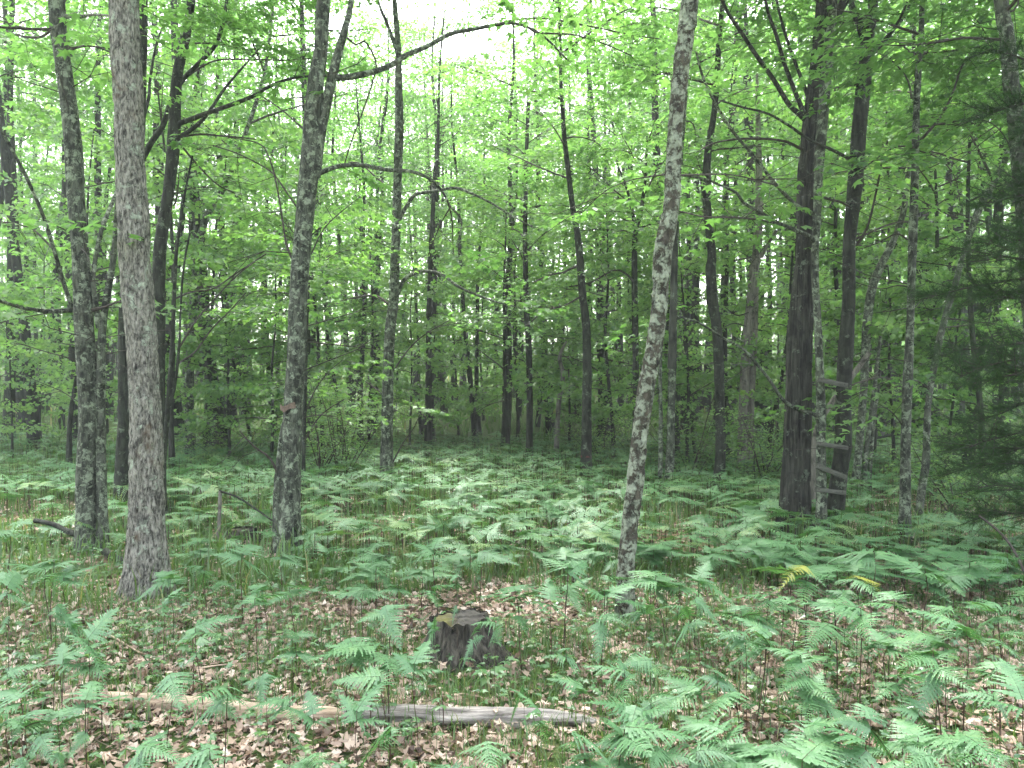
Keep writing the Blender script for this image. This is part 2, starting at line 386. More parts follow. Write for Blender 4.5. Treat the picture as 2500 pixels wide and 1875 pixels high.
def ground_mat():
    m, t, out = new_mat('forest_floor')
    tc = N(t, 'ShaderNodeTexCoord')
    n1 = N(t, 'ShaderNodeTexNoise', Scale=.8, Detail=4.0, Roughness=.6); t.links.new(tc.outputs['Object'], n1.inputs['Vector'])
    v1 = N(t, 'ShaderNodeTexVoronoi', Scale=22.0); t.links.new(tc.outputs['Object'], v1.inputs['Vector'])
    rl = ramp(t, [(0, (.055, .035, .022)), (.4, (.15, .10, .065)), (.75, (.26, .185, .125)), (1, (.36, .27, .2))])
    sp = N(t, 'ShaderNodeSeparateColor'); t.links.new(v1.outputs['Color'], sp.inputs[0]); t.links.new(sp.outputs[0], rl.inputs[0])
    n2 = N(t, 'ShaderNodeTexNoise', Scale=40.0, Detail=4.0); t.links.new(tc.outputs['Object'], n2.inputs['Vector'])
    rg_ = ramp(t, [(.3, (.028, .05, .016)), (.7, (.07, .11, .03))]); t.links.new(n2.outputs['Fac'], rg_.inputs[0])
    rm = ramp(t, [(.36, g(0)), (.52, g(1))])
    sy = N(t, 'ShaderNodeSeparateXYZ'); t.links.new(tc.outputs['Object'], sy.inputs[0])
    gy = N(t, 'ShaderNodeMapRange'); gy.inputs['From Min'].default_value = 12; gy.inputs['From Max'].default_value = 20; gy.inputs['To Max'].default_value = .22; t.links.new(sy.outputs[1], gy.inputs[0])
    ga = N(t, 'ShaderNodeMath', operation='ADD'); t.links.new(gy.outputs[0], ga.inputs[0]); t.links.new(n1.outputs['Fac'], ga.inputs[1]); t.links.new(ga.outputs[0], rm.inputs[0])
    mx = N(t, 'ShaderNodeMix', data_type='RGBA'); t.links.new(rm.outputs[0], mx.inputs[0]); t.links.new(rl.outputs[0], mx.inputs[6]); t.links.new(rg_.outputs[0], mx.inputs[7])
    bs = N(t, 'ShaderNodeBsdfPrincipled'); bs.inputs['Roughness'].default_value = .95; bs.inputs['Specular IOR Level'].default_value = .1
    t.links.new(mx.outputs[2], bs.inputs['Base Color'])
    bp = N(t, 'ShaderNodeBump'); bp.inputs['Strength'].default_value = .8; bp.inputs['Distance'].default_value = .02
    t.links.new(v1.outputs['Distance'], bp.inputs['Height']); t.links.new(bp.outputs[0], bs.inputs['Normal'])
    t.links.new(bs.outputs[0], out.inputs['Surface']); return m
GROUND = ground_mat()

# ------------------------------------------------------------------ ground
def make_ground():
    mb = MB()
    ys = np.concatenate([np.linspace(-24, 2, 20, endpoint=False), np.linspace(2, 20, 120, endpoint=False), np.linspace(20, 60, 50, endpoint=False), np.linspace(60, 120, 20)])
    xs = np.concatenate([np.linspace(-125, -24, 24, endpoint=False), np.linspace(-24, 24, 160, endpoint=False), np.linspace(24, 125, 25)])
    X, Y = np.meshgrid(xs, ys); Z = ground_z(X, np.minimum(Y, 90))
    nx = len(xs); i = np.arange(len(ys)-1)[:, None]*nx; j = np.arange(nx-1)[None, :]
    Fq = np.stack([i+j, i+j+1, i+nx+j+1, i+nx+j], -1).reshape(-1, 4)
    mb.add(np.stack([X, Y, Z], -1).reshape(-1, 3), Fq)
    o = mb.build('ground', GROUND); tag(o, kind='structure')
make_ground()

# ------------------------------------------------------------------ thin haze, a volume added to lift the dark background
def haze():
    mb = MB(); a, b = (-130, -25, -2.5), (130, 125, 24)
    V = [(x, y, z) for z in (a[2], b[2]) for y in (a[1], b[1]) for x in (a[0], b[0])]
    mb.add(V, [(0, 2, 3, 1), (4, 5, 7, 6), (0, 1, 5, 4), (2, 6, 7, 3), (0, 4, 6, 2), (1, 3, 7, 5)], smooth=False)
    m, t, out = new_mat('air'); v = N(t, 'ShaderNodeVolumePrincipled'); v.inputs['Color'].default_value = (.86, .95, .92, 1); v.inputs['Density'].default_value = HAZE; v.inputs['Anisotropy'].default_value = .3
    t.links.new(v.outputs[0], out.inputs['Volume'])
    tag(mb.build('haze', m), kind='stuff')
HAZE = .0020
haze()

# ------------------------------------------------------------------ hero trees traced from the photograph
def bark_disp(style, seed):
    def f(th, s, r):
        cx, sy = np.cos(th), np.sin(th)
        flare = r*0.48*np.exp(-np.maximum(s-.08, 0)/.17)*(0.25+1.1*noise(cx*1.6+5, sy*1.6+5, seed, seed))
        lump = r*0.16*(noise(cx*1.1+3, sy*1.1+3, s*1.6, seed)-.5)
        d = flare + lump
        u = th*np.maximum(r, .02)
        if style == 'plate':
            a = np.abs(noise(cx*r*42+9, sy*r*42+9, s*9, seed+1)*2-1); b = noise(cx*r*95, sy*r*95, s*32, seed+2)
            d = d + .011*np.minimum(1, a*2.2) + .006*b - .0115
        elif style == 'furrow':
            w = .35*noise(cx*4, sy*4, s*3, seed+4)
            a = np.abs(noise(cx*r*52+9+w, sy*r*52+9+w, s*2.6, seed+1)*2-1); b = noise(cx*r*120, sy*r*120, s*22, seed+2)
            d = d + .02*np.minimum(1, a*2.4) + .004*b - .017
        elif style == 'lichen':
            a = noise(cx*r*50, sy*r*50, s*14, seed+1); b = noise(cx*r*130, sy*r*130, s*50, seed+2)
            d = d + .008*sstep(.45, .6, a) + .004*b - .006
        elif style == 'smooth':
            d = d + .006*noise(cx*r*50, sy*r*50, s*16, seed+1) - .003
        return d
    return f

HEROES = []        # (px at eye level, short name) used to describe the trees behind
seedc = [10]
def hero(name, label, cat, D, pts, style, mat, top=None, sides=28, step=.06, forks=(), limbs=(), z0=None, nbr=0, Lmax=2.4, leaf=.095, k=30,
         short=None, group=None, leafmat=None, lk=22, bare=0.25, twigs=0, crown_shape=TRI):
    seedc[0] += 1; sd = seedc[0]; rg = np.random.default_rng(sd)
    bx, by = (pts[0][0]-CX)/F*D, D
    base = np.array([bx, by, gz(bx, by)])
    root = empty(name, base); tag(root, label, cat, group)
    P = [at(p[0], p[1], D)-base for p in pts]; r = [p[2]/2/F*D for p in pts]
    P[0][2] = -0.06
    if top:
        d = unit(P[-1]-P[-2]); z = P[-1][2]; n = 4; h = top-z
        for i in range(1, n+1):
            d = unit(d*0.7+np.array([rg.normal(0, .08), rg.normal(0, .08), 1])*.5)
            P.append(P[-1]+d*h/n/max(d[2], .5)); r.append(r[len(pts)-1]*(1-i/n)+.012)
    P = np.array(P); r = np.array(r)
    mb = MB(); PP, rr = add_tube(mb, P, r, sides, step, 0, bark_disp(style, sd))
    mb.build('trunk', mat, root)
    cm = MB(); lm = leafmat or LEAF
    def trunk(z):
        i = int(np.argmin(np.abs(PP[:, 2]-z))); return PP[i]
    for f in forks:                                    # further stems of the same tree: own trunk-like parts
        fp = [at(p[0], p[1], D+(p[3] if len(p) > 3 else 0))-base for p in f]; fr = [p[2]/2/F*D for p in f]
        if f[0][1] > 1000: fp[0][2] = -.05
        if f[-1][1] <= 40:
            dd = unit(fp[-1]-fp[-2])
            for i in range(3): fp.append(fp[-1]+unit(dd+np.array([0, 0, .5]))*1.1); fr.append(fr[-1]*.72)
        m2 = MB(); add_tube(m2, fp, fr, max(14, sides//2), step*1.3, 0, bark_disp('smooth', sd+50))
        m2.build('stem', BK_DARK if style == 'lichen' else mat, root)
        if f[-1][1] <= 40 and nbr:
            e = fp[-1]
            crown(cm, lambda z, e=np.array(fp): e[int(np.argmin(np.abs(e[:, 2]-z)))], fp[-1][2]-2.0, fp[-1][2], 6, Lmax*.7, leaf, k, crown_shape, 0, 1, rg)
    for lb in limbs:                                   # limb: pixel points, first and last width, depth change to the tip, leafiness 0..1
        lp, w0, w1, dd, leafy = lb
        n = len(lp)
        q = np.array([at(p[0], p[1], D+dd*(i/(n-1))**1.2)-base for i, p in enumerate(lp)])
        rad = np.linspace(w0, w1, n)/2/F*D
        m2 = MB(); QQ, qr = add_tube(m2, q, rad, 7, .06, 0)
        j0 = int(len(QQ)*.3); m = max(3, int((len(QQ)-j0)/4))
        ii = rg.integers(j0, len(QQ)-1, m)
        dr = unit(QQ[np.minimum(ii+1, len(QQ)-1)]-QQ[ii-1])
        yaw = np.arctan2(dr[:, 1], dr[:, 0]) + rg.choice([-1, 1], m)*rg.uniform(.4, 1.2, m)
        L = rg.uniform(.25, .8, m)
        q0 = QQ[ii]; q1 = q0 + np.stack([np.cos(yaw), np.sin(yaw), rg.normal(.05, .4, m)], -1)*(L*.5)[:, None]
        q2 = q1 + np.stack([np.cos(yaw+rg.normal(0, .4, m)), np.sin(yaw+rg.normal(0, .4, m)), rg.normal(-.1, .4, m)], -1)*(L*.5)[:, None]
        sticks(m2, q0, q1, np.full(m, .0042), np.full(m, .0034)); sticks(m2, q1, q2, np.full(m, .0034), np.full(m, .0018))
        m2.build('branch', mat if w0 > 8 else TWIG, root)
        if leafy > 0:
            keep = rg.random(m) < leafy
            a = np.vstack([q2[keep], QQ[-1:]]); y2 = np.append(yaw[keep], math.atan2(dr[-1, 1], dr[-1, 0]))
            sprays(cm, a, y2, rg.normal(0, .15, len(a)), rg.uniform(.5, .85, len(a)), lk, leaf, MAPLE, 0, 1, rg)
    if twigs:                                          # dead side twigs on the bole
        zz = rg.uniform(1.2, P[len(pts)-1][2]-.1, twigs); az = rg.uniform(0, 2*PI, twigs); L = rg.uniform(.4, 1.3, twigs)
        p0 = np.array([trunk(z) for z in zz]); d0 = np.stack([np.cos(az), np.sin(az), rg.normal(.25, .3, twigs)], -1)
        p1 = p0+d0*(L*.5)[:, None]; p2 = p1+(d0+rg.normal(0, .3, (twigs, 3)))*(L*.5)[:, None]
        m3 = MB(); sticks(m3, p0, p1, np.full(twigs, .007), np.full(twigs, .005)); sticks(m3, p1, p2, np.full(twigs, .005), np.full(twigs, .002))
        p3 = p1+(d0+rg.normal(0, .6, (twigs, 3)))*(L*.35)[:, None]; sticks(m3, p1, p3, np.full(twigs, .004), np.full(twigs, .0015))
        tag(m3.build('dead_twigs', TWIG, root), kind='stuff')
    if nbr: crown(cm, trunk, z0, P[-1][2], nbr, Lmax, leaf, k, crown_shape, 0, 1, rg)
    if cm.F: cm.build('crown', [lm, TWIG], root)
    if short:
        ys = np.array([p[1] for p in pts]); xs = np.array([p[0] for p in pts])
        HEROES.append((float(np.interp(-950, -ys, xs)), short))
    return root

# left group
hero('maple_tree', 'mottled grey maple leaning left beside the plated trunk, several stems from its foot', 'tree', 7.6,
     [(218, 1345, 52), (213, 1260, 46), (211, 1160, 46), (217, 1006, 46), (206, 813, 43), (198, 637, 40), (184, 463, 39), (178, 347, 40), (165, 231, 39), (148, 116, 35), (138, 0, 37)],
     'smooth', BK_GREY, 13.5, 36, .04,
     forks=[[(252, 1343, 26), (248, 1160, 23), (246, 950, 21), (250, 800, 18), (262, 720, 16), (278, 620, 14), (287, 500, 12, -.2), (300, 380, 9, -.4)],
            [(243, 800, 11), (228, 700, 11), (232, 640, 10), (248, 560, 10), (280, 480, 9, .4), (310, 390, 7, .8)]],
     limbs=[([(178, 757), (120, 760), (60, 752), (0, 735), (-60, 720)], 12, 7, -1.0, .5),
            ([(176, 750), (152, 680), (135, 620), (110, 540), (77, 459), (40, 385), (0, 312), (-40, 240)], 11, 6, -.8, .35),
            ([(222, 757), (255, 750), (285, 738), (320, 735)], 8, 4, -.5, .2),
            ([(160, 38), (195, 42), (225, 36), (268, 40), (300, 60)], 9, 4, -.4, .6),
            ([(135, 60), (100, 90), (40, 85), (-20, 60)], 8, 4, .8, .8),
            ([(127, 605), (80, 560), (30, 545), (-20, 540)], 5, 3, .3, .8),
            ([(150, 130), (210, 112), (270, 128), (330, 170)], 6, 3, 1.0, .8)],
     z0=4.8, nbr=20, Lmax=2.5, short='the mottled maple', twigs=14)
hero('ash_tree', 'stout pale grey trunk with scaly plated bark and lichen, nearest large tree on the left', 'tree', 6.04,
     [(358, 1450, 106), (358, 1400, 96), (359, 1355, 93), (360, 1260, 82), (357, 1160, 79), (354, 1006, 73), (345, 813, 73), (329, 620, 69), (326, 540, 70), (316, 386, 66), (313, 231, 71), (302, 0, 65)],
     'plate', BK_PLATE, 15.5, 90, .022,
     limbs=[([(300, 90), (285, 60), (270, 40), (235, 35)], 10, 5, .3, .2)],
     z0=5.4, nbr=18, Lmax=2.6, short='the plated trunk')
hero('maple_tree', 'dark forked maple just right of the stout plated trunk, limbs sweeping toward the clearing', 'tree', 9.3,
     [(390, 1270, 30), (390, 1100, 28), (390, 967, 25), (389, 813, 27), (390, 620, 30), (412, 463, 26), (424, 347, 30), (432, 193, 25), (451, 96, 24), (467, 0, 19)],
     'smooth', BK_DARK, 13, 28, .05,
     limbs=[([(428, 305), (470, 290), (501, 278), (579, 251), (625, 231), (656, 212), (706, 193), (765, 185)], 14, 5, -.6, .25),
            ([(434, 335), (460, 322), (494, 293), (518, 262), (540, 228), (570, 190), (602, 154), (640, 110)], 12, 4, .8, .5),
            ([(434, 335), (490, 328), (540, 332), (590, 336), (640, 342)], 6, 3, .5, .6),
            ([(434, 345), (480, 400), (530, 450), (580, 475)], 6, 3, .8, .7)],
     z0=5.6, nbr=17, Lmax=2.4, short='the dark forked maple', twigs=8)
hero('maple_tree', 'lichen spotted dark maple half hidden behind the stout plated trunk with a long rising limb', 'tree', 10.2,
     [(296, 1242, 36), (299, 1120, 31), (303, 1000, 29), (303, 800, 26), (315, 620, 24), (330, 500, 23), (343, 300, 22), (348, 100, 22), (349, 0, 21)],
     'smooth', BK_DARK, 14, 24, .06,
     limbs=[([(343, 395), (355, 375), (370, 347), (397, 309), (417, 251), (448, 193), (502, 139), (529, 104), (548, 39), (556, -20)], 16, 7, -.8, .3),
            ([(350, 290), (364, 235), (366, 200), (380, 115), (400, 60)], 9, 5, .5, .5),
            ([(448, 193), (520, 150), (600, 145), (690, 147), (768, 143)], 5, 3, 0, .4)],
     z0=5.8, nbr=17, Lmax=2.3, twigs=6)
hero('maple_sapling', 'thin dark sapling with several wand-like stems right of the stout plated trunk', 'tree', 8.6,
     [(394, 1292, 13), (399, 1150, 12), (409, 1006, 12), (417, 900, 11), (422, 813, 10), (427, 680, 9), (432, 600, 8), (450, 480, 6), (470, 380, 4)],
     'plain', BK_DARK, None, 10, .08,
     forks=[[(409, 1000, 7), (425, 950, 7), (437, 850, 6), (441, 750, 5), (450, 640, 5), (470, 540, 4)]],
     limbs=[([(430, 890), (470, 865), (480, 855), (520, 800), (560, 760), (600, 715)], 5, 3, .4, .5),
            ([(437, 850), (480, 780), (520, 735), (570, 680), (620, 640)], 5, 3, .3, .6),
            ([(426, 730), (470, 712), (520, 705), (580, 665), (650, 620)], 5, 3, .5, .6)], leafmat=LEAFB)
hero('maple_tree', 'mid-sized tree bending right high up, between plated trunk and twin-stemmed maple', 'tree', 15.5,
     [(464, 1108, 25), (462, 967, 22), (468, 813, 20), (480, 650, 19), (500, 540, 17), (540, 470, 14), (575, 390, 12), (612, 290, 10), (640, 200, 8), (655, 120, 7)],
     'plain', BK_GREY, 13, 16, .1, z0=4.4, nbr=17, Lmax=2.4, short='the bent tree')
hero('maple_tree', 'large twin-stemmed grey maple sending an arching limb over the clearing', 'tree', 7.46,
     [(703, 1352, 66), (704, 1300, 56), (707, 1260, 50), (712, 1122, 44), (717, 987, 46), (722, 890, 45), (728, 736, 41), (735, 620, 42), (748, 482, 46), (757, 386, 46), (764, 289, 42), (772, 193, 39), (784, 116, 33), (790, 0, 33)],
     'smooth', BK_GREY, 14, 56, .025,
     forks=[[(680, 1352, 26), (678, 1260, 24), (681, 1160, 20), (690, 1060, 16), (704, 1000, 10)],
            [(766, 430, 22), (783, 330, 23), (800, 240, 24), (814, 174, 24), (828, 120, 20), (842, 70, 17), (858, 0, 13, .3)]],
     limbs=[([(812, 190), (840, 190), (907, 177), (957, 158), (992, 135), (1046, 112), (1100, 83), (1158, 71), (1216, 60), (1250, 56), (1289, 67), (1316, 81), (1340, 100), (1384, 145)], 17, 5, 1.0, .12),
            ([(1289, 67), (1316, 80), (1400, 85), (1470, 105), (1540, 135)], 6, 3, 1.6, .9),
            ([(1216, 60), (1250, 50), (1330, 45), (1430, 62), (1540, 85), (1610, 95)], 6, 3, 1.6, .9),
            ([(776, 425), (805, 412), (830, 405), (880, 403), (946, 415), (996, 417), (1038, 430), (1065, 450), (1085, 475), (1100, 505), (1123, 529), (1127, 556), (1114, 602)], 13, 4, .8, .05),
            ([(1092, 490), (1103, 530), (1105, 570), (1107, 620)], 4, 2, .9, 0),
            ([(1100, 505), (1085, 530), (1068, 565), (1045, 625)], 4, 2, .9, 0),
            ([(826, 80), (845, 90), (868, 110), (890, 100), (916, 145), (915, 180), (890, 260), (860, 340), (838, 410)], 6, 3, .4, .05),
            ([(718, 640), (700, 600), (690, 540), (675, 450), (655, 380), (630, 350), (560, 335)], 6, 3, .8, .5),
            ([(735, 520), (700, 470), (672, 430), (640, 405), (580, 375), (520, 355)], 5, 3, .6, .5),
            ([(766, 340), (740, 315), (690, 270), (640, 235)], 5, 3, .9, .6),
            ([(760, 620), (790, 560), (830, 520), (880, 480)], 4, 2, .6, .4),
            ([(690, 1185), (660, 1120), (620, 1090), (585, 1052)], 7, 3, -.2, 0)],
     z0=6.4, nbr=15, Lmax=2.4, short='the twin-stemmed maple', twigs=10)
hero('maple_tree', 'slim dark grey maple at the back of the fern clearing with two drooping arched limbs', 'tree', 12.3,
     [(945, 1190, 36), (945, 1044, 28), (947, 929, 27), (952, 813, 25), (960, 736, 25), (965, 620, 23), (969, 501, 21), (972, 400, 21), (975, 320, 22), (973, 200, 17), (972, 116, 15), (963, 0, 12)],
     'smooth', BK_GREY, 12, 28, .05,
     forks=[[(932, 1190, 10), (934, 1100, 9), (937, 1040, 7), (944, 990, 5)],
            [(972, 130, 9), (955, 85, 8), (942, 50, 8), (923, 0, 7)]],
     limbs=[([(970, 720), (975, 705), (992, 678), (1031, 662), (1077, 670), (1115, 697), (1154, 716), (1208, 736), (1254, 747)], 11, 4, -.6, .5),
            ([(972, 545), (978, 528), (996, 498), (1015, 474), (1046, 469), (1108, 459), (1139, 467), (1196, 494), (1247, 525), (1301, 555)], 11, 4, -.8, .35),
            ([(950, 745), (930, 728), (907, 722), (870, 726), (830, 735)], 7, 3, .5, .4),
            ([(958, 1130), (985, 1080), (1010, 1045), (1030, 1000)], 4, 2, -.5, .3),
            ([(960, 905), (1000, 850), (1040, 815), (1100, 780)], 4, 2, -.4, .5),
            ([(960, 470), (915, 430), (880, 400), (850, 395)], 5, 3, .5, .3),
            ([(960, 1010), (930, 960), (890, 930), (850, 900)], 4, 2, .4, .6)],
     z0=9.5, nbr=9, Lmax=1.8, short='the arching maple', twigs=8)
r_ = hero('maple_tree', 'straight slim tree with a faded red band low on its trunk in the ferns', 'tree', 12.9,
     [(1430, 1176, 30), (1431, 1115, 26), (1433, 1006, 23), (1432, 813, 20), (1422, 716, 18), (1415, 620, 17), (1408, 560, 15), (1400, 520, 14), (1385, 400, 13), (1377, 328, 12), (1370, 212, 9), (1368, 100, 7)],
     'smooth', BK_DARK, 12, 24, .06,
     limbs=[([(1409, 650), (1395, 655), (1375, 665), (1340, 672), (1300, 690)], 7, 3, -.5, .8),
            ([(1425, 720), (1380, 745), (1330, 760), (1280, 800)], 5, 3, -.9, .9)],
     z0=4.2, nbr=16, Lmax=2.0, short='the red-banded tree')
band = MB(); P_ = np.array([[0, 0, .43], [0, 0, .46]]) + np.array([.006, 0, 0]); add_tube(band, P_, [.092, .09], 24, .02); band.build('red_band', RED, r_)
hero('dead_snag', 'crooked pale dead snag with no leaves, at the far edge of the ferns', 'tree', 16,
     [(1357, 1132, 14), (1360, 1064, 12), (1364, 987, 11), (1372, 940, 11), (1374, 910, 11), (1366, 875, 10), (1376, 845, 6), (1384, 832, 3)], 'plain', BK_PALE, None, 10, .08,
     limbs=[([(1368, 870), (1385, 872), (1398, 890)], 4, 2, .1, 0)])
hero('maple_tree', 'slim dark tree with leafy low branches left of the crooked pale snag', 'tree', 15.6,
     [(1292, 1137, 17), (1293, 967, 16), (1291, 852, 15), (1286, 767, 14), (1282, 600, 12), (1285, 400, 10), (1290, 250, 8)], 'plain', BK_BG, None, 12, .12,
     z0=2.4, nbr=16, Lmax=1.7, leafmat=LEAFB, short='the snag')
hero('maple_tree', 'dark slim maple forking at mid height just left behind the lichen-covered leaning trunk', 'tree', 14.2,
     [(1548, 1150, 17), (1551, 1025, 15), (1552, 890, 15), (1550, 736, 15), (1549, 620, 14), (1552, 560, 14), (1562, 530, 12), (1570, 480, 9), (1575, 440, 7), (1580, 330, 5)], 'plain', BK_DARK, None, 14, .1,
     forks=[[(1552, 570, 9), (1545, 520, 8), (1530, 460, 6), (1515, 420, 5), (1500, 380, 4)]],
     limbs=[([(1548, 690), (1530, 670), (1500, 660), (1440, 690), (1390, 700)], 6, 3, -1, .8)], z0=4.0, nbr=12, Lmax=1.8, leafmat=LEAFB)
hero('birch_tree', 'slender leaning trunk crusted with pale lichen, rising from the ferns right of the stump', 'tree', 5.43,
     [(1527, 1506, 42), (1526, 1412, 42), (1534, 1316, 39), (1540, 1260, 39), (1552, 1160, 42), (1564, 1044, 38), (1581, 929, 41), (1599, 832, 38), (1611, 736, 37), (1619, 617, 42), (1640, 501, 38), (1645, 386, 33), (1653, 270, 36), (1662, 174, 37), (1678, 60, 40), (1684, 0, 41)],
     'lichen', BK_LICH, 12, 60, .018,
     forks=[[(1641, 900, 18, .9), (1643, 760, 18, .9), (1648, 620, 17, .9), (1650, 480, 12, .7), (1652, 400, 8, .4)]],
     limbs=[([(1660, 428), (1700, 427), (1776, 426), (1834, 436), (1890, 450)], 5, 3, 1.6, .3),
            ([(1655, 515), (1718, 529), (1780, 532), (1834, 534)], 4, 2, 1.5, .4),
            ([(1628, 425), (1580, 432), (1540, 440), (1480, 465), (1420, 520)], 4, 2, 1.2, .8)],
     z0=5.0, nbr=12, Lmax=2.0, short='the lichen trunk')
hero('maple_tree', 'slim grey tree standing close behind the lichen-covered leaning trunk, on its right', 'tree', 11.8,
     [(1629, 1198, 20), (1637, 1100, 20), (1640, 950, 19), (1644, 800, 19), (1646, 640, 18), (1655, 450, 15), (1668, 300, 12), (1680, 150, 9), (1690, 0, 8)], 'smooth', BK_GREY, 12, 16, .1,
     forks=[[(1611, 1195, 11), (1613, 1050, 10), (1612, 900, 9), (1618, 780, 8), (1622, 650, 6)]], z0=5.2, nbr=14, Lmax=2)
hero('maple_tree', 'dark crooked maple with bare lower trunk between the lichen trunk and the furrowed oak', 'tree', 11.75,
     [(1753, 1200, 30), (1757, 1140, 26), (1759, 1083, 25), (1757, 967, 23), (1751, 813, 25), (1740, 736, 26), (1735, 659, 25), (1738, 617, 21), (1726, 501, 20), (1727, 386, 18), (1744, 270, 15), (1752, 160, 14), (1757, 77, 13), (1765, 0, 12)],
     'smooth', BK_DARK, 12.5, 28, .05,
     limbs=[([(1735, 640), (1725, 560), (1722, 500), (1718, 440), (1700, 380)], 4, 2, .4, .5)],
     z0=5.0, nbr=17, Lmax=2.2, short='the crooked maple', twigs=12)
hero('pine_snag', 'pale pinkish twin trunk with a broken side stub, standing behind leafy shrubs', 'tree', 13.5,
     [(1811, 1168, 24), (1813, 1080, 25), (1816, 1006, 26), (1823, 852, 24), (1834, 736, 22), (1841, 659, 22), (1848, 617, 22), (1853, 500, 20), (1852, 386, 15), (1850, 270, 11), (1848, 180, 6)], 'plain', BK_PALE, None, 18, .08,
     forks=[[(1830, 1168, 17), (1833, 1006, 17), (1838, 900, 16), (1843, 800, 15), (1846, 700, 12)]],
     limbs=[([(1858, 630), (1872, 600), (1884, 582), (1896, 562)], 9, 7, -.2, 0), ([(1835, 760), (1800, 770), (1770, 750)], 4, 2, -.6, 0), ([(1830, 800), (1790, 790), (1750, 810)], 3, 2, -.5, 0)], twigs=14)
# oak with the board steps
hero('oak_tree', 'big dark oak with deeply furrowed bark, left of the nailed board steps', 'tree', 8.28,
     [(1942, 1312, 80), (1942, 1260, 69), (1943, 1160, 65), (1948, 1006, 61), (1952, 852, 60), (1961, 697, 49), (1963, 617, 42), (1967, 501, 42), (1975, 386, 44), (1986, 289, 46), (1998, 193, 46), (2008, 96, 44), (2016, 20, 42)],
     'furrow', BK_OAK, 15, 84, .03,
     forks=[[(2012, 90, 26), (2030, 50, 26), (2050, 20, 22), (2068, -20, 20)]],
     limbs=[([(1966, 292), (1945, 272), (1926, 255), (1888, 193), (1841, 127), (1814, 85), (1780, 35), (1758, -10)], 14, 7, -.7, .2),
            ([(1962, 275), (1950, 245), (1938, 216), (1915, 154), (1895, 85), (1876, 31), (1866, -15)], 13, 7, -.3, .2),
            ([(1972, 235), (1958, 195), (1942, 154), (1918, 85), (1905, 40), (1893, -15)], 10, 6, .3, .2),
            ([(1965, 368), (1930, 350), (1907, 343), (1853, 338), (1799, 340), (1745, 349), (1700, 372)], 8, 3, -.8, .5)],
     z0=5.4, nbr=18, Lmax=2.5, short='the oak')
beech = hero('beech_tree', 'smooth grey slim trunk touching the furrowed oak, left post of the board steps', 'tree', 8.02,
     [(2004, 1322, 27), (2005, 1260, 24), (2005, 1160, 23), (2003, 1060, 22), (2004, 1010, 24), (1998, 813, 18), (1991, 700, 18), (1990, 620, 18), (1994, 540, 19), (1997, 463, 20), (2001, 386, 24), (2008, 300, 25), (2016, 200, 25), (2024, 100, 23), (2034, 0, 20)],
     'smooth', BK_GREY, 13, 30, .04,
     limbs=[([(1998, 1030), (1992, 1013), (1965, 1006), (1930, 990), (1907, 971), (1880, 929), (1845, 886), (1814, 852), (1764, 824), (1710, 790), (1655, 772)], 11, 4, -.75, .1),
            ([(1990, 525), (1976, 517), (1945, 501), (1891, 447), (1845, 386), (1795, 328), (1752, 262), (1718, 193), (1700, 127)], 11, 5, -1.0, .3),
            ([(1988, 590), (1980, 579), (1945, 563), (1899, 544), (1861, 521), (1814, 494), (1799, 471), (1756, 451), (1718, 436), (1660, 428)], 12, 4, -.9, .3),
            ([(1891, 544), (1834, 534), (1776, 530), (1718, 529), (1660, 515)], 6, 3, -.7, .3),
            ([(2012, 483), (2030, 488), (2055, 494), (2075, 505)], 7, 5, .1, 0)],
     z0=6.5, nbr=12, Lmax=2.0)
hero('maple_tree', 'dark maple leaning right beside the furrowed oak, right post of the board steps', 'tree', 8.3,
     [(2032, 1312, 40), (2037, 1260, 40), (2048, 1160, 38), (2058, 1083, 40), (2059, 967, 36), (2065, 852, 36), (2072, 736, 30), (2073, 620, 30), (2075, 579, 29), (2088, 444, 35), (2098, 309, 34), (2108, 212, 34), (2117, 127, 32), (2122, 77, 24), (2132, 0, 22)],
     'smooth', BK_DARK, 13.5, 36, .035,
     forks=[[(2118, 130, 17), (2104, 75, 17), (2090, 40, 15), (2078, 5, 13)]],
     limbs=[([(2124, 140), (2140, 118), (2177, 77), (2212, 31), (2230, -15)], 13, 7, .4, .4),
            ([(2124, 140), (2165, 95), (2195, 50), (2215, 5)], 9, 5, -.4, .4),
            ([(2082, 395), (2071, 386), (2030, 365), (1976, 341), (1930, 309), (1876, 278), (1814, 262), (1764, 247)], 9, 4, -1.2, .3),
            ([(2095, 205), (2070, 210), (2030, 215), (2005, 216)], 6, 5, -.3, 0),
            ([(2090, 600), (2115, 560), (2130, 510), (2145, 440), (2152, 400)], 7, 4, -.4, .3),
            ([(2086, 585), (2140, 560), (2180, 545), (2222, 540)], 6, 3, .3, .5),
            ([(2080, 940), (2110, 930), (2150, 922), (2200, 930)], 5, 3, .6, .4)],
     z0=4.7, nbr=17, Lmax=2.3, short='the step tree', twigs=6)
hero('dead_pole', 'pale dead pole leaning behind the board steps', 'tree', 9.0,
     [(1984, 1279, 19), (1985, 1218, 18), (1988, 1110, 17), (1994, 1050, 15), (2014, 1008, 14), (2048, 960, 14), (2085, 912, 13), (2123, 861, 12)], 'plain', BK_PALE, None, 12, .08)
hero('maple_tree', 'grey maple curving right high up, behind the board steps', 'tree', 11.2,
     [(2085, 1212, 18), (2100, 1060, 18), (2110, 930, 18), (2116, 800, 21), (2128, 710, 21), (2150, 650, 19), (2180, 590, 16), (2205, 520, 14), (2215, 440, 13), (2225, 350, 10), (2230, 250, 8)], 'smooth', BK_GREY, 10, 18, .08,
     forks=[[(2106, 1205, 12), (2116, 1090, 12), (2129, 1002, 12), (2140, 900, 9), (2150, 820, 7)], [(2120, 1205, 9), (2128, 1090, 9), (2137, 1002, 8), (2146, 940, 6)]],
     z0=4.5, nbr=12, Lmax=2.0)
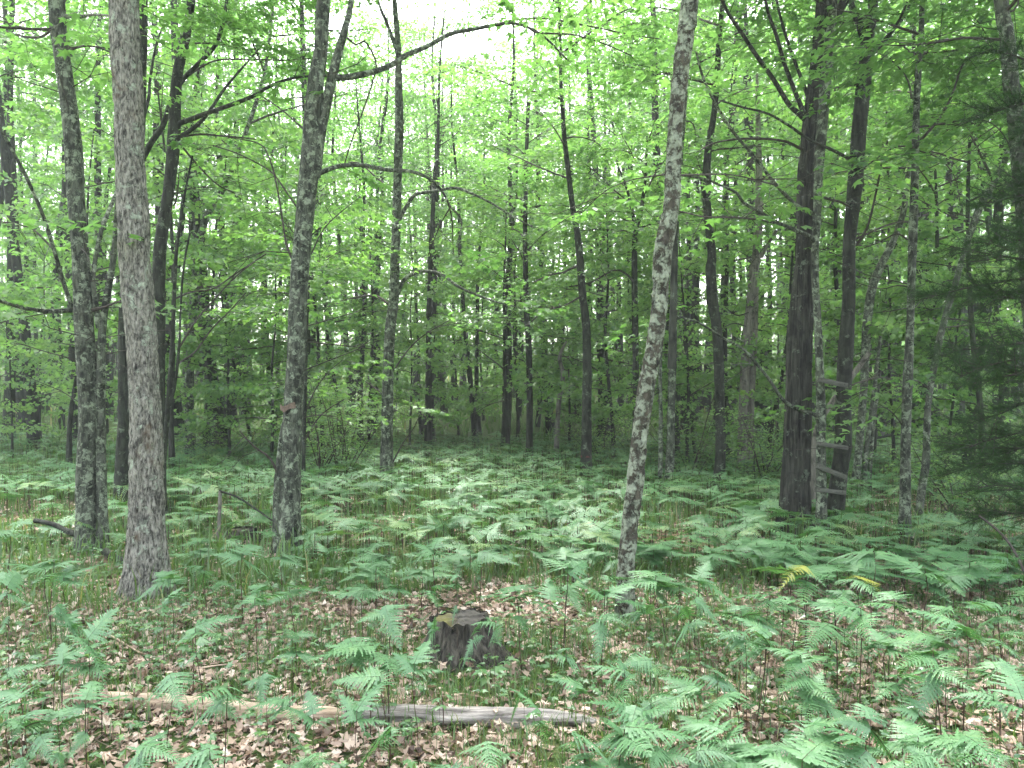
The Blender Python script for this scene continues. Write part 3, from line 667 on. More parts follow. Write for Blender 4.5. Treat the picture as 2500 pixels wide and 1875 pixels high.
hero('maple_tree', 'tall slim grey tree with straight trunk, right of the board steps', 'tree', 7.9,
     [(2208, 1332, 30), (2209, 1260, 26), (2210, 1160, 25), (2212, 1044, 23), (2216, 929, 23), (2221, 813, 18), (2226, 659, 19), (2229, 579, 20), (2235, 386, 17), (2239, 231, 15), (2249, 77, 13), (2252, 0, 12)],
     'smooth', BK_GREY, 12, 28, .04,
     limbs=[([(2225, 240), (2218, 200), (2195, 165), (2165, 140), (2140, 128)], 5, 3, .3, .4),
            ([(2240, 350), (2270, 318), (2300, 280), (2325, 230), (2345, 170), (2362, 140)], 8, 4, .4, .5),
            ([(2215, 585), (2190, 570), (2150, 590), (2110, 605)], 5, 3, .4, .5),
            ([(2232, 360), (2190, 358), (2150, 380), (2110, 410)], 5, 3, -.4, .5),
            ([(2242, 368), (2290, 385), (2330, 430), (2345, 500)], 4, 2, -.4, .3),
            ([(2203, 1040), (2190, 1020), (2160, 995), (2120, 1000)], 4, 2, -.3, .3),
            ([(2218, 700), (2190, 697), (2150, 705), (2090, 690)], 4, 2, .5, .3)],
     z0=3.9, nbr=16, Lmax=2.0, short='the tall slim tree', twigs=8)
hero('maple_tree', 'thin trunk leaning strongly right, beside the tall slim tree', 'tree', 8.6,
     [(2240, 1296, 17), (2250, 1200, 18), (2261, 1122, 18), (2266, 987, 14), (2289, 852, 16), (2308, 774, 15), (2331, 697, 15), (2352, 620, 12), (2372, 560, 16), (2395, 501, 17), (2432, 436, 14), (2463, 366, 11), (2490, 290, 9), (2515, 200, 7)],
     'smooth', BK_GREY, None, 18, .06,
     limbs=[([(2424, 440), (2405, 400), (2385, 360), (2370, 330)], 7, 4, -.3, .3),
            ([(2266, 950), (2240, 930), (2210, 935), (2160, 960)], 4, 2, -.5, .3),
            ([(2300, 800), (2350, 795), (2395, 787), (2430, 790)], 4, 2, .3, .5)],
     z0=4.4, nbr=8, Lmax=1.6, short='the leaning stem')
hero('maple_tree', 'thick grey trunk at the right edge of the photo, leaning left as it rises', 'tree', 6.8,
     [(2540, 1390, 50), (2532, 1200, 44), (2525, 1000, 42), (2520, 800, 41), (2508, 600, 40), (2496, 450, 40), (2490, 386, 40), (2480, 289, 36), (2468, 193, 35), (2458, 77, 31), (2444, 0, 30)],
     'smooth', BK_GREY, 12, 30, .04,
     limbs=[([(2462, 30), (2475, 25), (2485, 10), (2488, -10)], 6, 4, 0, .3), ([(2490, 400), (2450, 330), (2420, 300), (2380, 290)], 4, 2, .3, .5)],
     z0=4.2, nbr=16, Lmax=2.2)
hero('pine_tree', 'reddish dark trunk seen behind the pine boughs at the right', 'tree', 13,
     [(2364, 1176, 30), (2366, 1110, 28), (2368, 1060, 27), (2385, 900, 26), (2405, 760, 26), (2422, 660, 26), (2440, 501, 22), (2449, 386, 20), (2451, 270, 16), (2455, 120, 13)], 'smooth', BK_DARK, 13, 18, .08,
     z0=6.0, nbr=12, Lmax=2.2, short='the reddish trunk')
hero('maple_sapling', 'slim bare sapling with side shoots close behind the twin-stemmed maple', 'tree', 11.0,
     [(741, 1215, 12), (741, 1100, 10), (744, 1000, 9), (748, 850, 8), (752, 700, 7), (760, 560, 5)], 'plain', BK_DARK, None, 8, .1,
     limbs=[([(741, 1080), (770, 1030), (800, 1000), (840, 975)], 4, 2, -.3, .6), ([(742, 1020), (765, 960), (800, 910), (835, 880)], 4, 2, .3, .6)], leafmat=LEAFB, z0=2.5, nbr=5, Lmax=1.0)

# ------------------------------------------------------------------ woods behind
def proto_tree(name, H, r0, z0f, nbr, Lmax, leaf, k, sd, leafmat, barkmat, lean=.03, subs=4, dens=3.0, spr=.8, el0=5, el1=55, low=.65):
    rg = np.random.default_rng(sd)
    root = empty(name, (0, -60, 0))
    n = 7; zz = np.linspace(-.1, H, n)
    P = np.stack([np.cumsum(rg.normal(0, lean*H/n, n)), np.cumsum(rg.normal(0, lean*H/n, n)), zz], -1); P -= P[0]*[1, 1, 0]
    r = r0*(1-np.linspace(0, 1, n)**1.2*.9)+.006; r[0] *= 1.25
    mb = MB(); PP, rr = add_tube(mb, P, r, 12, .25, 0, bark_disp('none', sd), cap=False); mb.build('trunk', barkmat, root)
    cm = MB()
    crown(cm, lambda z: PP[int(np.argmin(np.abs(PP[:, 2]-z)))], H*z0f, H*.99, nbr, Lmax, leaf, k, KITE, 0, 1, rg, el0, el1, subs, dens, spr, low=low, tilt=.85)
    cm.build('crown', [leafmat, TWIG], root)
    return root
protoA = [proto_tree('maple_tree', H, r0, zf, nb, L, .105, 15, sd, LEAF, BK_BG) for H, r0, zf, nb, L, sd in
          [(14, .13, .36, 14, 2.6, 101), (15.5, .15, .42, 14, 2.7, 102), (12.5, .10, .33, 14, 2.3, 103), (16, .12, .46, 13, 2.5, 104), (13, .11, .32, 14, 2.4, 105)]]
protoU = [proto_tree('maple_sapling', H, r0, zf, nb, L, .095, 19, sd, LEAFB, BK_BG, .05, 3, 3.2, .62, 0, 40, low=.9) for H, r0, zf, nb, L, sd in
          [(5.5, .035, .18, 17, 1.5, 201), (7.5, .045, .16, 22, 1.8, 202), (4.0, .025, .15, 13, 1.15, 203), (6.5, .04, .3, 16, 1.7, 204)]]

protoP = [proto_tree('pole_maple', H, r0, zf, nb, L, .10, 22, sd, LEAF, BK_BG, .045) for H, r0, zf, nb, L, sd in [(14, .10, .52, 9, 1.9, 301), (12, .08, .48, 8, 1.6, 302), (15, .125, .55, 9, 2.0, 303)]]
HEROES.sort()
def between(px):
    l = [s for x, s in HEROES if x < px]; r_ = [s for x, s in HEROES if x >= px]
    if not l: return f'left of {r_[0]}'
    if not r_: return f'right of {l[-1]}'
    return f'between {l[-1]} and {r_[0]}'
used_proto = set(); PLACED = []
labels_seen = {}
def place(proto, px, D, s, rz, lean, kindword, sz=1.0):
    x = (px-CX)/F*D
    o = proto if proto.name not in used_proto else copy_tree(proto)
    if o is proto: used_proto.add(proto.name); kids(proto)
    o.location = (x, D, gz(x, D)); o.rotation_euler = (lean[0], lean[1], rz); o.scale = (s, s, s*sz)
    dep = 'behind the ferns' if D < 19 else ('in mid woods' if D < 30 else 'deep in woods')
    lb = f'{kindword} {dep} {between(px)}'
    PLACED.append((o, lb, D))
    tag(o, lb, 'tree', f'{kindword}s {dep} {between(px)}')
    return o
rb = np.random.default_rng(55)
def lean(v=.03): return (float(rb.normal(0, v)), float(rb.normal(0, v)))
# trees whose trunks can be picked out between the near ones: pixel column, distance, scale
picked = [(20, 19, .95), (70, 27, .9), (105, 24, 1.05), (150, 21, .8), (545, 24, .9), (568, 22, .95), (600, 30, .9), (683, 24, .95), (640, 36, 1), (765, 26, .9), (800, 32, 1),
          (853, 24, 1.0), (880, 27, 1.0), (905, 38, 1), (1040, 22, .9), (1058, 34, 1), (1085, 24, .9), (1110, 31, .95), (1162, 19.5, .7), (1170, 20, .8), (1210, 30, .9), (1233, 18.5, .75), (1262, 30, .9),
          (1312, 22, .75), (1330, 36, 1), (1408, 27, 1.0), (1475, 28, 1.05), (1490, 36, 1.1), (1515, 24, .9), (1530, 31, 1), (1590, 30, 1), (1680, 34, .95), (1700, 23, .9), (1785, 25, 1.1), (1880, 28, 1), (1912, 33, 1),
          (2045, 16, 1.1), (2165, 22, 1), (2190, 27, 1), (2275, 19, 1.0), (2300, 17, .85), (2330, 26, 1), (2345, 15.5, .8), (2455, 18, 1), (2480, 24, 1)]
for px, D, s in picked:
    if 800 < px < 1420: s = min(s, (6.2+.25*D)/14.5)                   # the canopy opens over the clearing
    w = 'slender maple' if s < .9 else 'mid-sized maple'
    pool = protoP if (D < 25 and rb.random() < .65) else protoA
    place(pool[int(rb.integers(len(pool)))], px, D, s*.95, float(rb.uniform(0, 6.28)), lean(.035), w)
for px, D in ((-40, 17), (60, 21), (190, 18.5), (300, 23), (440, 20), (600, 24), (1720, 25), (1860, 21), (2070, 24), (2240, 20.5), (2440, 21)):
    place(protoA[int(rb.integers(len(protoA)))], px, D, float(rb.uniform(1.0, 1.15)), float(rb.uniform(0, 6.28)), lean(.03), 'tall maple')
# further trees filling the woods
pts_ = [((p-CX)/F*d, d) for p, d, _ in picked]
tries = 0; cnt = 0
while cnt < 46 and tries < 5000:
    tries += 1
    D = float(rb.uniform(23, 53)); x = float(rb.uniform(-.78, .78))*D
    px = CX + x/D*F
    if D < 21 and 560 < px < 1720: continue
    if any((x-a)**2+(D-b)**2 < (2.0+.02*D)**2 for a, b in pts_): continue
    pts_.append((x, D)); cnt += 1
    s = float(rb.uniform(.85, 1.2))
    if 820 < px < 1400: s = min(s, (6.0+.245*D)/14.5)
    place(protoA[int(rb.integers(len(protoA)))], px, D, s, float(rb.uniform(0, 6.28)), lean(.03), 'slender maple' if s < .9 else ('mid-sized maple' if s < 1.06 else 'tall maple'))
cnt = 0
while cnt < 86:
    D = float(rb.uniform(16.5, 36)); x = float(rb.uniform(-.7, .7))*D; px = CX + x/D*F
    if any((x-a)**2+(D-b)**2 < 1.2**2 for a, b in pts_): continue
    pts_.append((x, D)); cnt += 1
    s = float(rb.uniform(.8, 1.15))
    if 820 < px < 1400: s = min(s, (6.0+.245*D)/14)
    place(protoP[int(rb.integers(3))], px, D, s, float(rb.uniform(0, 6.28)), lean(.045), 'thin maple')
# leafy saplings of the understory
und = [(30, 16), (95, 19), (420, 13.5), (500, 17), (560, 15), (620, 18), (660, 14.5), (790, 17), (830, 19), (900, 18), (1000, 17.5), (1030, 21), (1120, 20), (1180, 23), (1240, 17), (1265, 20), (1340, 21), (1390, 18),
       (1460, 19), (1500, 16), (1560, 18), (1680, 14), (1700, 16), (1780, 15), (1870, 14.5), (1900, 18), (2040, 14), (2130, 15), (2180, 13), (2260, 13), (2310, 12), (2400, 11), (2470, 12.5), (2150, 19), (320, 15), (240, 17), (170, 14), (720, 20), (1620, 21), (960, 23)]
for px, D in und:
    place(protoU[int(rb.integers(len(protoU)))], px, D, float(rb.uniform(.75, 1.1)), float(rb.uniform(0, 6.28)), lean(.05), 'leafy sapling')
for i in range(30):
    D = float(rb.uniform(22, 40)); px = float(rb.uniform(-40, 2540))
    place(protoU[int(rb.integers(len(protoU)))], px, D, float(rb.uniform(.7, 1.3)), float(rb.uniform(0, 6.28)), lean(.05), 'leafy sapling')

by = {}
for o, lb, D in PLACED: by.setdefault(lb, []).append((D, o.name, o))
NTH = ['nearest', 'second nearest', 'third nearest', 'fourth nearest', 'fifth nearest', 'sixth nearest', 'seventh nearest', 'eighth nearest', 'ninth nearest', 'tenth nearest', 'eleventh nearest', 'twelfth nearest', 'thirteenth nearest', 'fourteenth nearest']
for lb, os_ in by.items():
    os_.sort(key=lambda q: q[:2])
    if len(os_) > 1:
        for i, (D, nm, o) in enumerate(os_): o['label'] = f'{NTH[min(i, 13)]} {lb}'

def shrub(px, D, h, w, label, nst=9, sd=0):
    rg = np.random.default_rng(900+sd)
    x = (px-CX)/F*D; root = empty('shrub', (x, D, gz(x, D))); tag(root, label, 'shrub')
    cm = MB(); A, YW = [], []
    for i in range(nst):
        az = rg.uniform(0, 6.28); p = limb((rg.normal(0, .06), rg.normal(0, .06), -.03), az, R(rg.uniform(55, 80)), h*rg.uniform(.8, 1.15), rg, 6, -.35)
        p[:, :2] *= w/h
        m = MB(); add_tube(m, p, np.linspace(.011, .003, len(p)), 5, .15); m.build('stem', TWIG, root)
        for j in range(2, len(p)):
            for q in range(3):
                A.append(p[j]+rg.normal(0, .05, 3)); YW.append(rg.uniform(0, 6.28))
    sprays(cm, np.array(A), np.array(YW), rg.normal(.05, .25, len(A)), rg.uniform(.28, .55, len(A)), 16, .05, OVAL, 0, 1, rg, tilt=.5)
    cm.build('foliage', [LEAFB, TWIG], root)
shrub(832, 13.0, 1.9, 1.7, 'wide twiggy shrub with small yellow-green leaves left of the arching maple', 10, 1)
shrub(775, 12.5, 1.9, 1.6, 'small-leaved shrub right behind the twin-stemmed maple', 8, 2)
shrub(1860, 12.0, 1.3, 1.4, 'low twiggy shrub in front of the pale pinkish twin trunk', 10, 3)
shrub(1690, 12.8, 1.5, 1.3, 'bright leafy shrub left of the dark crooked maple', 8, 4)
shrub(2330, 9.3, 1.2, 1.2, 'dull leafy shrub in the shade under the pine boughs', 8, 5)
shrub(1470, 15.5, 1.2, 1.0, 'small leafy shrub behind the red-banded tree', 7, 6)
shrub(560, 15.5, 1.1, 1.4, 'low dark shrub at the back left of the twin-stemmed maple', 8, 7)

def distant_woods():
    rg = np.random.default_rng(5); mb = MB()
    n = 85000
    cl = 1300; cxp = rg.uniform(-.85, .85, cl); cd = rg.uniform(54, 95, cl); 
    hx = 7+.16*cd + 5*np.clip(np.abs(cxp-(-.08))*4, 0, 1.6)+ rg.normal(0, 1.2, cl)
    cz = rg.random(cl)**1.15*hx
    ci = rg.integers(0, cl, n)
    P = np.stack([cxp[ci]*cd[ci]+rg.normal(0, 2.2, n), cd[ci]+rg.normal(0, 2.0, n), 0*cd[ci]], -1)
    P[:, 2] = ground_z(P[:, 0], np.minimum(P[:, 1], 90)) + np.maximum(.2, cz[ci]+rg.normal(0, .55, n))
    d = np.stack([rg.normal(0, 1, n), rg.normal(0, 1, n), rg.normal(-.2, .3, n)], -1); nr = np.stack([rg.normal(0, .4, n), rg.normal(0, .4, n), np.ones(n)], -1)
    leaves(mb, KITE, P, d, nr, rg.uniform(.32, .6, n), 0, np.clip(rg.normal(.55, .2, n), 0, 1))
    m = 110; dx = rg.uniform(-.85, .85, m); dd = rg.uniform(52, 90, m); x = dx*dd; z = ground_z(x, dd)
    sticks(mb, np.stack([x, dd, z], -1), np.stack([x+rg.normal(0, .5, m), dd, z+9+.05*dd], -1), np.full(m, .17), np.full(m, .08), 1)
    tag(mb.build('distant_woods', [LEAF, BK_BG]), 'far woodland filling the background as one leafy mass', 'woods', kind='stuff')
distant_woods()

# ------------------------------------------------------------------ pine boughs at the right
def pine():
    rg = np.random.default_rng(77); D = 6.4; px = 2670; x = (px-CX)/F*D
    base = np.array([x, D, gz(x, D)]); root = empty('white_pine', base); tag(root, 'young white pine with soft dark boughs reaching in from the right edge', 'pine tree')
    mb = MB(); add_tube(mb, [(0, 0, -.1), (.03, 0, 2), (0, .05, 5), (.02, 0, 7)], [.07, .06, .035, .01], 14, .1, 0, bark_disp('smooth', 3)); mb.build('trunk', BK_DARK, root)
    for i in range(24):
        z = .55+i*.15+rg.normal(0, .05); az = PI+rg.normal(0, .6); L = rg.uniform(.75, 1.3)*(1.0 if i < 17 else .75)
        p = limb((0, 0, z), az, R(rg.uniform(-8, 22)), L, rg, 7, -.3 if i > 2 else -.5)
        m = MB(); add_tube(m, p, np.linspace(.014, .004, len(p)), 6, .1)
        TP, TD = [], []
        for j in range(1, len(p)):
            for q in range(7):
                f = rg.random(); st = p[j-1]*(1-f)+p[j]*f; a2 = az+rg.choice([-1, 1])*rg.uniform(.3, 1.2); l2 = rg.uniform(.15, .42)*(1.2-j/len(p)*.6)
                en = st+l2*np.array([math.cos(a2), math.sin(a2), rg.normal(.1, .45)]); sticks(m, st[None], en[None], [.004], [.002])
                for w in np.linspace(.2, 1, 6): TP.append(st*(1-w)+en*w); TD.append(unit(en-st))
        m.build('bough', TWIG, root)
        TP = np.repeat(np.array(TP), 15, 0); TD = np.repeat(np.array(TD), 15, 0); n = len(TP)
        d = unit(TD*.8+rg.normal(0, .6, (n, 3))); nr = rg.normal(0, 1, (n, 3))
        NE = np.array([[0, .013, 0], [1, 0, -.05], [0, -.013, 0]])
        f = MB(); leaves(f, NE, TP, d, nr, rg.uniform(.07, .11, n), 0, rg.random(n)); f.build('needles', PINE, root)['kind'] = 'stuff'
pine()

# ------------------------------------------------------------------ board steps nailed between the two trunks
def steps():
    rows = [((1998, 927), (2068, 941), 11, 'topmost grey board step nailed between the beech and the leaning maple, mossy'),
            ((1994, 1082), (2069, 1094), 9, 'second board step from the top between the two trunks, level'),
            ((1993, 1137), (2066, 1166), 12, 'steeply tilted board step between the two trunks, its right end low'),
            ((1991, 1195), (2063, 1203), 10, 'lowest board step between the two trunks, just above the ferns')]
    for a, b, th, lab in rows:
        p, q = at(*a, 7.90), at(*b, 8.06)
        L = np.linalg.norm(q-p); rg = np.random.default_rng(int(a[1]))
        mb = MB(); n = 9; h = th/F*8/2; t = .013
        X = np.linspace(0, L, n); V = []
        for i, xx in enumerate(X):
            j = rg.normal(0, .0022, 4)
            V += [(xx, -t, -h+j[0]), (xx, t, -h+j[1]), (xx, t, h+j[2]), (xx, -t, h+j[3])]
        Fq = [(4*i+k, 4*i+(k+1) % 4, 4*i+4+(k+1) % 4, 4*i+4+k) for i in range(n-1) for k in range(4)]
        mb.add(V, Fq, 0, smooth=False); mb.add(V[:4], [[3, 2, 1, 0]], 0, smooth=False); mb.add(V[-4:], [[0, 1, 2, 3]], 0, smooth=False)
        root = empty('board_step', p); tag(root, lab, 'board', 'board steps nailed between two trunks')
        o = mb.build('board', BOARD, root)
        dv = Vector((q-p)).normalized(); yv = Vector((0, 0, 1)).cross(dv).normalized(); zv = dv.cross(yv)
        o.rotation_euler = Matrix((dv, yv, zv)).transposed().to_euler()
        for e in (.03, L-.05):
            nb = MB(); add_tube(nb, [(e, -t-.004, .005), (e, -t+.01, .005)], [.006, .006], 6, .01); ob = nb.build('nail', TWIG, root); ob.rotation_euler = o.rotation_euler
    mb = MB(); p = at(1940, 1098, 8.0); pts = [at(1940, 1098, 7.9)-p, at(2000, 1094, 7.9)-p, at(2070, 1092, 7.95)-p, at(2120, 1090, 8.9)-p, at(2203, 1083, 7.8)-p]
    add_tube(mb, pts, [.003]*5, 5, .1); tag(mb.build('wire', TWIG, None, p), 'thin old wire stretched across the trunks by the board steps', 'wire')
steps()
# pale scar on the forked grey maple
def scar():
    t = [o for o in C.objects if o.name.startswith('maple_tree') and o.get('label', '').startswith('large twin')][0]
    b = np.array(t.location); c = at(713, 993, 7.46)-b
    mb = MB(); th = np.linspace(-1.15, .5, 12); rr = .107
    A = np.stack([c[0]+rr*np.sin(th), c[1]-rr*np.cos(th), c[2]+.02*np.sin(th*3)+.028], -1); B = A-np.array([0, 0, .055])+np.random.default_rng(1).normal(0, .006, A.shape)
    mb.add(np.vstack([A, B]), [(i, i+1, 13+i, 12+i) for i in range(11)]); o = mb.build('bark_scar', SCAR, t); o['label'] = 'pale wound in the bark'
scar()

# ------------------------------------------------------------------ stump, log, sticks
def stump(px, py, D, rad, h, label, sd, top=True):
    x = (px-CX)/F*D; base = np.array([x, D, gz(x, D)]); root = empty('tree_stump', base); tag(root, label, 'stump')
    rg = np.random.default_rng(sd); sides, n = 84, 22
    th = np.linspace(0, 2*PI, sides, endpoint=False); zz = np.linspace(-.06, h, n)
    fl = np.zeros(sides)
    for a, w, am in ((-.35, .35, .95), (.9, .4, .35), (2.4, .5, .4), (3.35, .4, .5), (4.6, .3, .35), (5.3, .25, .4)): 
        d = np.angle(np.exp(1j*(th-a))); fl += am*np.exp(-(d/w)**2)
    prof = np.exp(-np.maximum(zz, 0)/(h*.38))
    rr = rad*(1+.10*(noise(np.cos(th)*2, np.sin(th)*2, 0, sd)-.5)[None, :]*2+0*zz[:, None]) + rad*prof[:, None]*(.22+.95*fl[None, :])
    fur = np.abs(noise(np.cos(th)[None, :]*7+4, np.sin(th)[None, :]*7+4, zz[:, None]*3, sd+1)*2-1)
    rr = rr - .045*(1-np.minimum(1, fur*2.0)) + .008*noise(np.cos(th)[None, :]*20, np.sin(th)[None, :]*20, zz[:, None]*30, sd+2)
    topj = h*(.86+.17*noise(np.cos(th)*3.5, np.sin(th)*3.5, 0, sd+3))
    Z = np.minimum(zz[:, None], topj[None, :])
    V = np.stack([rr*np.cos(th), rr*np.sin(th), Z], -1)
    i = np.arange(n-1)[:, None]*sides; j = np.arange(sides)[None, :]; k = (j+1) % sides
    mb = MB(); mb.add(V.reshape(-1, 3), np.stack([i+j, i+k, i+sides+k, i+sides+j], -1).reshape(-1, 4)); mb.build('bark', STUMPB, root)
    t = MB(); rings = 9; W_ = []
    for q in range(rings):
        f = 1-q/(rings-1)
        zt = topj*f+h*.975*(1-f) - .012*noise(np.cos(th)*f*9, np.sin(th)*f*9, 0, sd+4) - (.03 if q == rings-1 else 0)
        W_.append(np.stack([(rr[-1]-.002)*f*np.cos(th), (rr[-1]-.002)*f*np.sin(th), zt-.004], -1))
    W_ = np.array(W_); i = np.arange(rings-1)[:, None]*sides
    t.add(W_.reshape(-1, 3), np.stack([i+j, i+k, i+sides+k, i+sides+j], -1).reshape(-1, 4)); t.build('cut_face', STUMPT, root)
stump(1122, 1588, 4.62, .178, .235, 'old cut stump with dark fissured sides and mossy top, in the foreground leaf litter', 31)
stump(592, 1318, 8.1, .14, .12, 'low dark rotten stump in grass left of the twin-stemmed maple', 32)

def log():
    D0 = 3.72; base = np.array([(800-CX)/F*D0, D0, 0]); base[2] = gz(base[0], base[1])
    root = empty('fallen_log', base); tag(root, 'long bare log lying across the foreground, tan at one end, grey at the other', 'log')
    def pt(px, py, w, D): p = at(px, py, D); return p-base
    pa = [(120, 1730, 9, 3.97), (190, 1722, 24, 3.95), (290, 1724, 34, 3.93), (430, 1736, 42, 3.90), (560, 1743, 40, 3.85), (680, 1758, 36, 3.79), (800, 1764, 34, 3.77), (872, 1767, 20, 3.75)]
    pb = [(828, 1770, 22, 3.76), (880, 1760, 40, 3.75), (960, 1750, 46, 3.74), (1100, 1755, 50, 3.73), (1230, 1752, 46, 3.73), (1330, 1764, 42, 3.71), (1410, 1766, 30, 3.70), (1462, 1770, 10, 3.70)]
    for name, ps, m, sd in (('bare_end', pa, TANW, 3), ('weathered_end', pb, DEADW, 4)):
        P = []; r = []
        for px, py, w, D in ps:
            p = at(px, py, D); rad = w/2/F*D; p[2] = gz(p[0], p[1])+rad*.8; P.append(p-base); r.append(rad)
        mb = MB()
        add_tube(mb, P, r, 30, .02, 0, lambda th, s, rr: rr*.55*(noise(np.cos(th)*2+sd, np.sin(th)*2, s*3.5, sd)-.5)+rr*.3*(noise(np.cos(th)*5+sd, np.sin(th)*5, s*9, sd+7)-.5)+.008*np.abs(noise(np.cos(th)*6, np.sin(th)*6, s*2.2, sd+1)*2-1)); mb.build(name, m, root)
log()
def stick(pts, w0, w1, mat, name, label, cat='branch', D=None, part=None):
    P = []
    for px, py, D_, z in pts:
        x = (px-CX)/F*D_; P.append(np.array([x, D_, gz(x, D_)+z]))
    base = P[0].copy(); mb = MB(); add_tube(mb, [p-base for p in P], np.linspace(w0, w1, len(P)), 9, .05, 0, lambda th, s, rr: rr*.3*(noise(np.cos(th)*2, np.sin(th)*2, s*6, 8)-.5))
    o = mb.build(name, mat, None, base); tag(o, label, cat)
stick([(85, 0, 7.9, .24), (130, 0, 7.8, .22), (160, 0, 7.75, .16), (200, 0, 7.7, .10)], .022, .03, BK_DARK, 'fallen_branch', 'dark broken bough propped against the foot of the mottled multi-stemmed maple')
stick([(256, 0, 7.3, .05), (285, 0, 7.1, .03), (330, 0, 6.9, .03)], .035, .03, BK_DARK, 'fallen_branch', 'dark fallen bough between the two left trunks')
stick([(532, 0, 7.95, -.05), (536, 0, 7.95, .3), (538, 0, 7.95, .53)], .02, .016, BK_PALE, 'broken_sapling', 'thin snapped sapling stub standing in the grass left of the twin-stemmed maple', 'stub')
stick([(536, 0, 7.95, .53), (580, 0, 7.9, .47), (625, 0, 7.8, .36), (665, 0, 7.7, .26)], .011, .009, BK_DARK, 'broken_branch', 'snapped stick slanting from the sapling stub to the twin-stemmed maple')
stick([(266, 0, 4.9, .03), (290, 0, 4.75, .04), (330, 0, 4.6, .03), (385, 0, 4.45, .02)], .007, .004, TANW, 'dry_stick', 'pale dry stick in the leaf litter below the plated trunk', 'stick')
stick([(470, 0, 4.35, .02), (540, 0, 4.4, .03), (620, 0, 4.45, .02)], .006, .003, TANW, 'dry_stick', 'thin pale stick lying level left of the stump', 'stick')
stick([(1075, 0, 4.0, .02), (1130, 0, 4.02, .03), (1190, 0, 3.98, .02)], .005, .003, TANW, 'dry_stick', 'thin stick in the brown leaves between the stump and the log', 'stick')
stick([(1730, 0, 5.6, .04), (1780, 0, 5.55, .05), (1815, 0, 5.5, .04)], .006, .004, TANW, 'dry_stick', 'pale stick among ferns right of the lichen-covered trunk', 'stick')
stick([(2130, 0, 15.5, .55), (2200, 0, 15.8, .6), (2310, 0, 16, .5)], .06, .05, BK_DARK, 'fallen_log', 'dark fallen tree lying on the slope right of the board steps', 'log')
stick([(2390, 0, 6.0, .62), (2430, 0, 5.9, .54), (2470, 0, 5.8, .42), (2510, 0, 5.7, .2)], .008, .01, TWIG, 'bent_branch', 'thin dark branch arching down to the ferns under the pine boughs')

# ------------------------------------------------------------------ leaf litter, grass, seedlings
def scatter(n, d0, d1, rg, spread=.72, power=1.0):
    D = d0+(d1-d0)*rg.random(n)**power; x = (rg.random(n)*2-1)*(spread*D+1.4)
    return x, D
def litter_mask(x, y): return noise(x*.9+11, y*.9+5, 0, 21)
def litter():
    rg = np.random.default_rng(12); mb = MB()
    for n, d0, d1, size in ((34000, 2.4, 6.5, .057), (14000, 6.5, 12, .07)):
        x, y = scatter(n, d0, d1, rg, .74, .8)
        keep = rg.random(n) < np.clip(1.9-2.2*np.abs(litter_mask(x, y)-.28)-.06*(y-3)*(litter_mask(x, y) > .5), .2, 1); x, y = x[keep], y[keep]; n2 = len(x)
        z = ground_z(x, y)+rg.uniform(.004, .03, n2)
        a = rg.uniform(0, 6.28, n2); d = np.stack([np.cos(a), np.sin(a), rg.normal(0, .3, n2)], -1)
        nr = np.stack([rg.normal(0, .4, n2), rg.normal(0, .4, n2), np.ones(n2)], -1)
        oak = rg.random(n2) < .45
        s = size*rg.uniform(.55, 1.2, n2); cu = rg.normal(1.2, 1.6, n2); rn = np.clip(rg.normal(.5, .27, n2), 0, 1)
        for msk, sh in ((oak, OAK if d0 < 6 else OVAL), (~oak, MAPLE if d0 < 6 else TRI)): leaves(mb, sh, np.stack([x, y, z], -1)[msk], d[msk], nr[msk], s[msk], 0, rn[msk], cu[msk])
    n2 = 130; t = rg.random(n2); px = 130+1320*t; D = 3.94-.24*t+rg.normal(0, .06, n2); x = (px-CX)/F*D          # leaves caught against and on the log
    P = np.stack([x, D, ground_z(x, D)+rg.uniform(.03, .085, n2)*np.exp(-((D-(3.94-.24*t))/.07)**2)+.01], -1); a = rg.uniform(0, 6.28, n2)
    leaves(mb, OAK, P, np.stack([np.cos(a), np.sin(a), rg.normal(0, .3, n2)], -1), np.stack([rg.normal(0, .4, n2), rg.normal(0, .4, n2), np.ones(n2)], -1), rg.uniform(.035, .06, n2), 0, np.clip(rg.normal(.5, .25, n2), 0, 1), rg.normal(1.2, 1.6, n2))
    tag(mb.build('leaf_litter', LITTER), 'pale brown dead leaves covering the forest floor', 'leaf litter', kind='stuff')
litter()
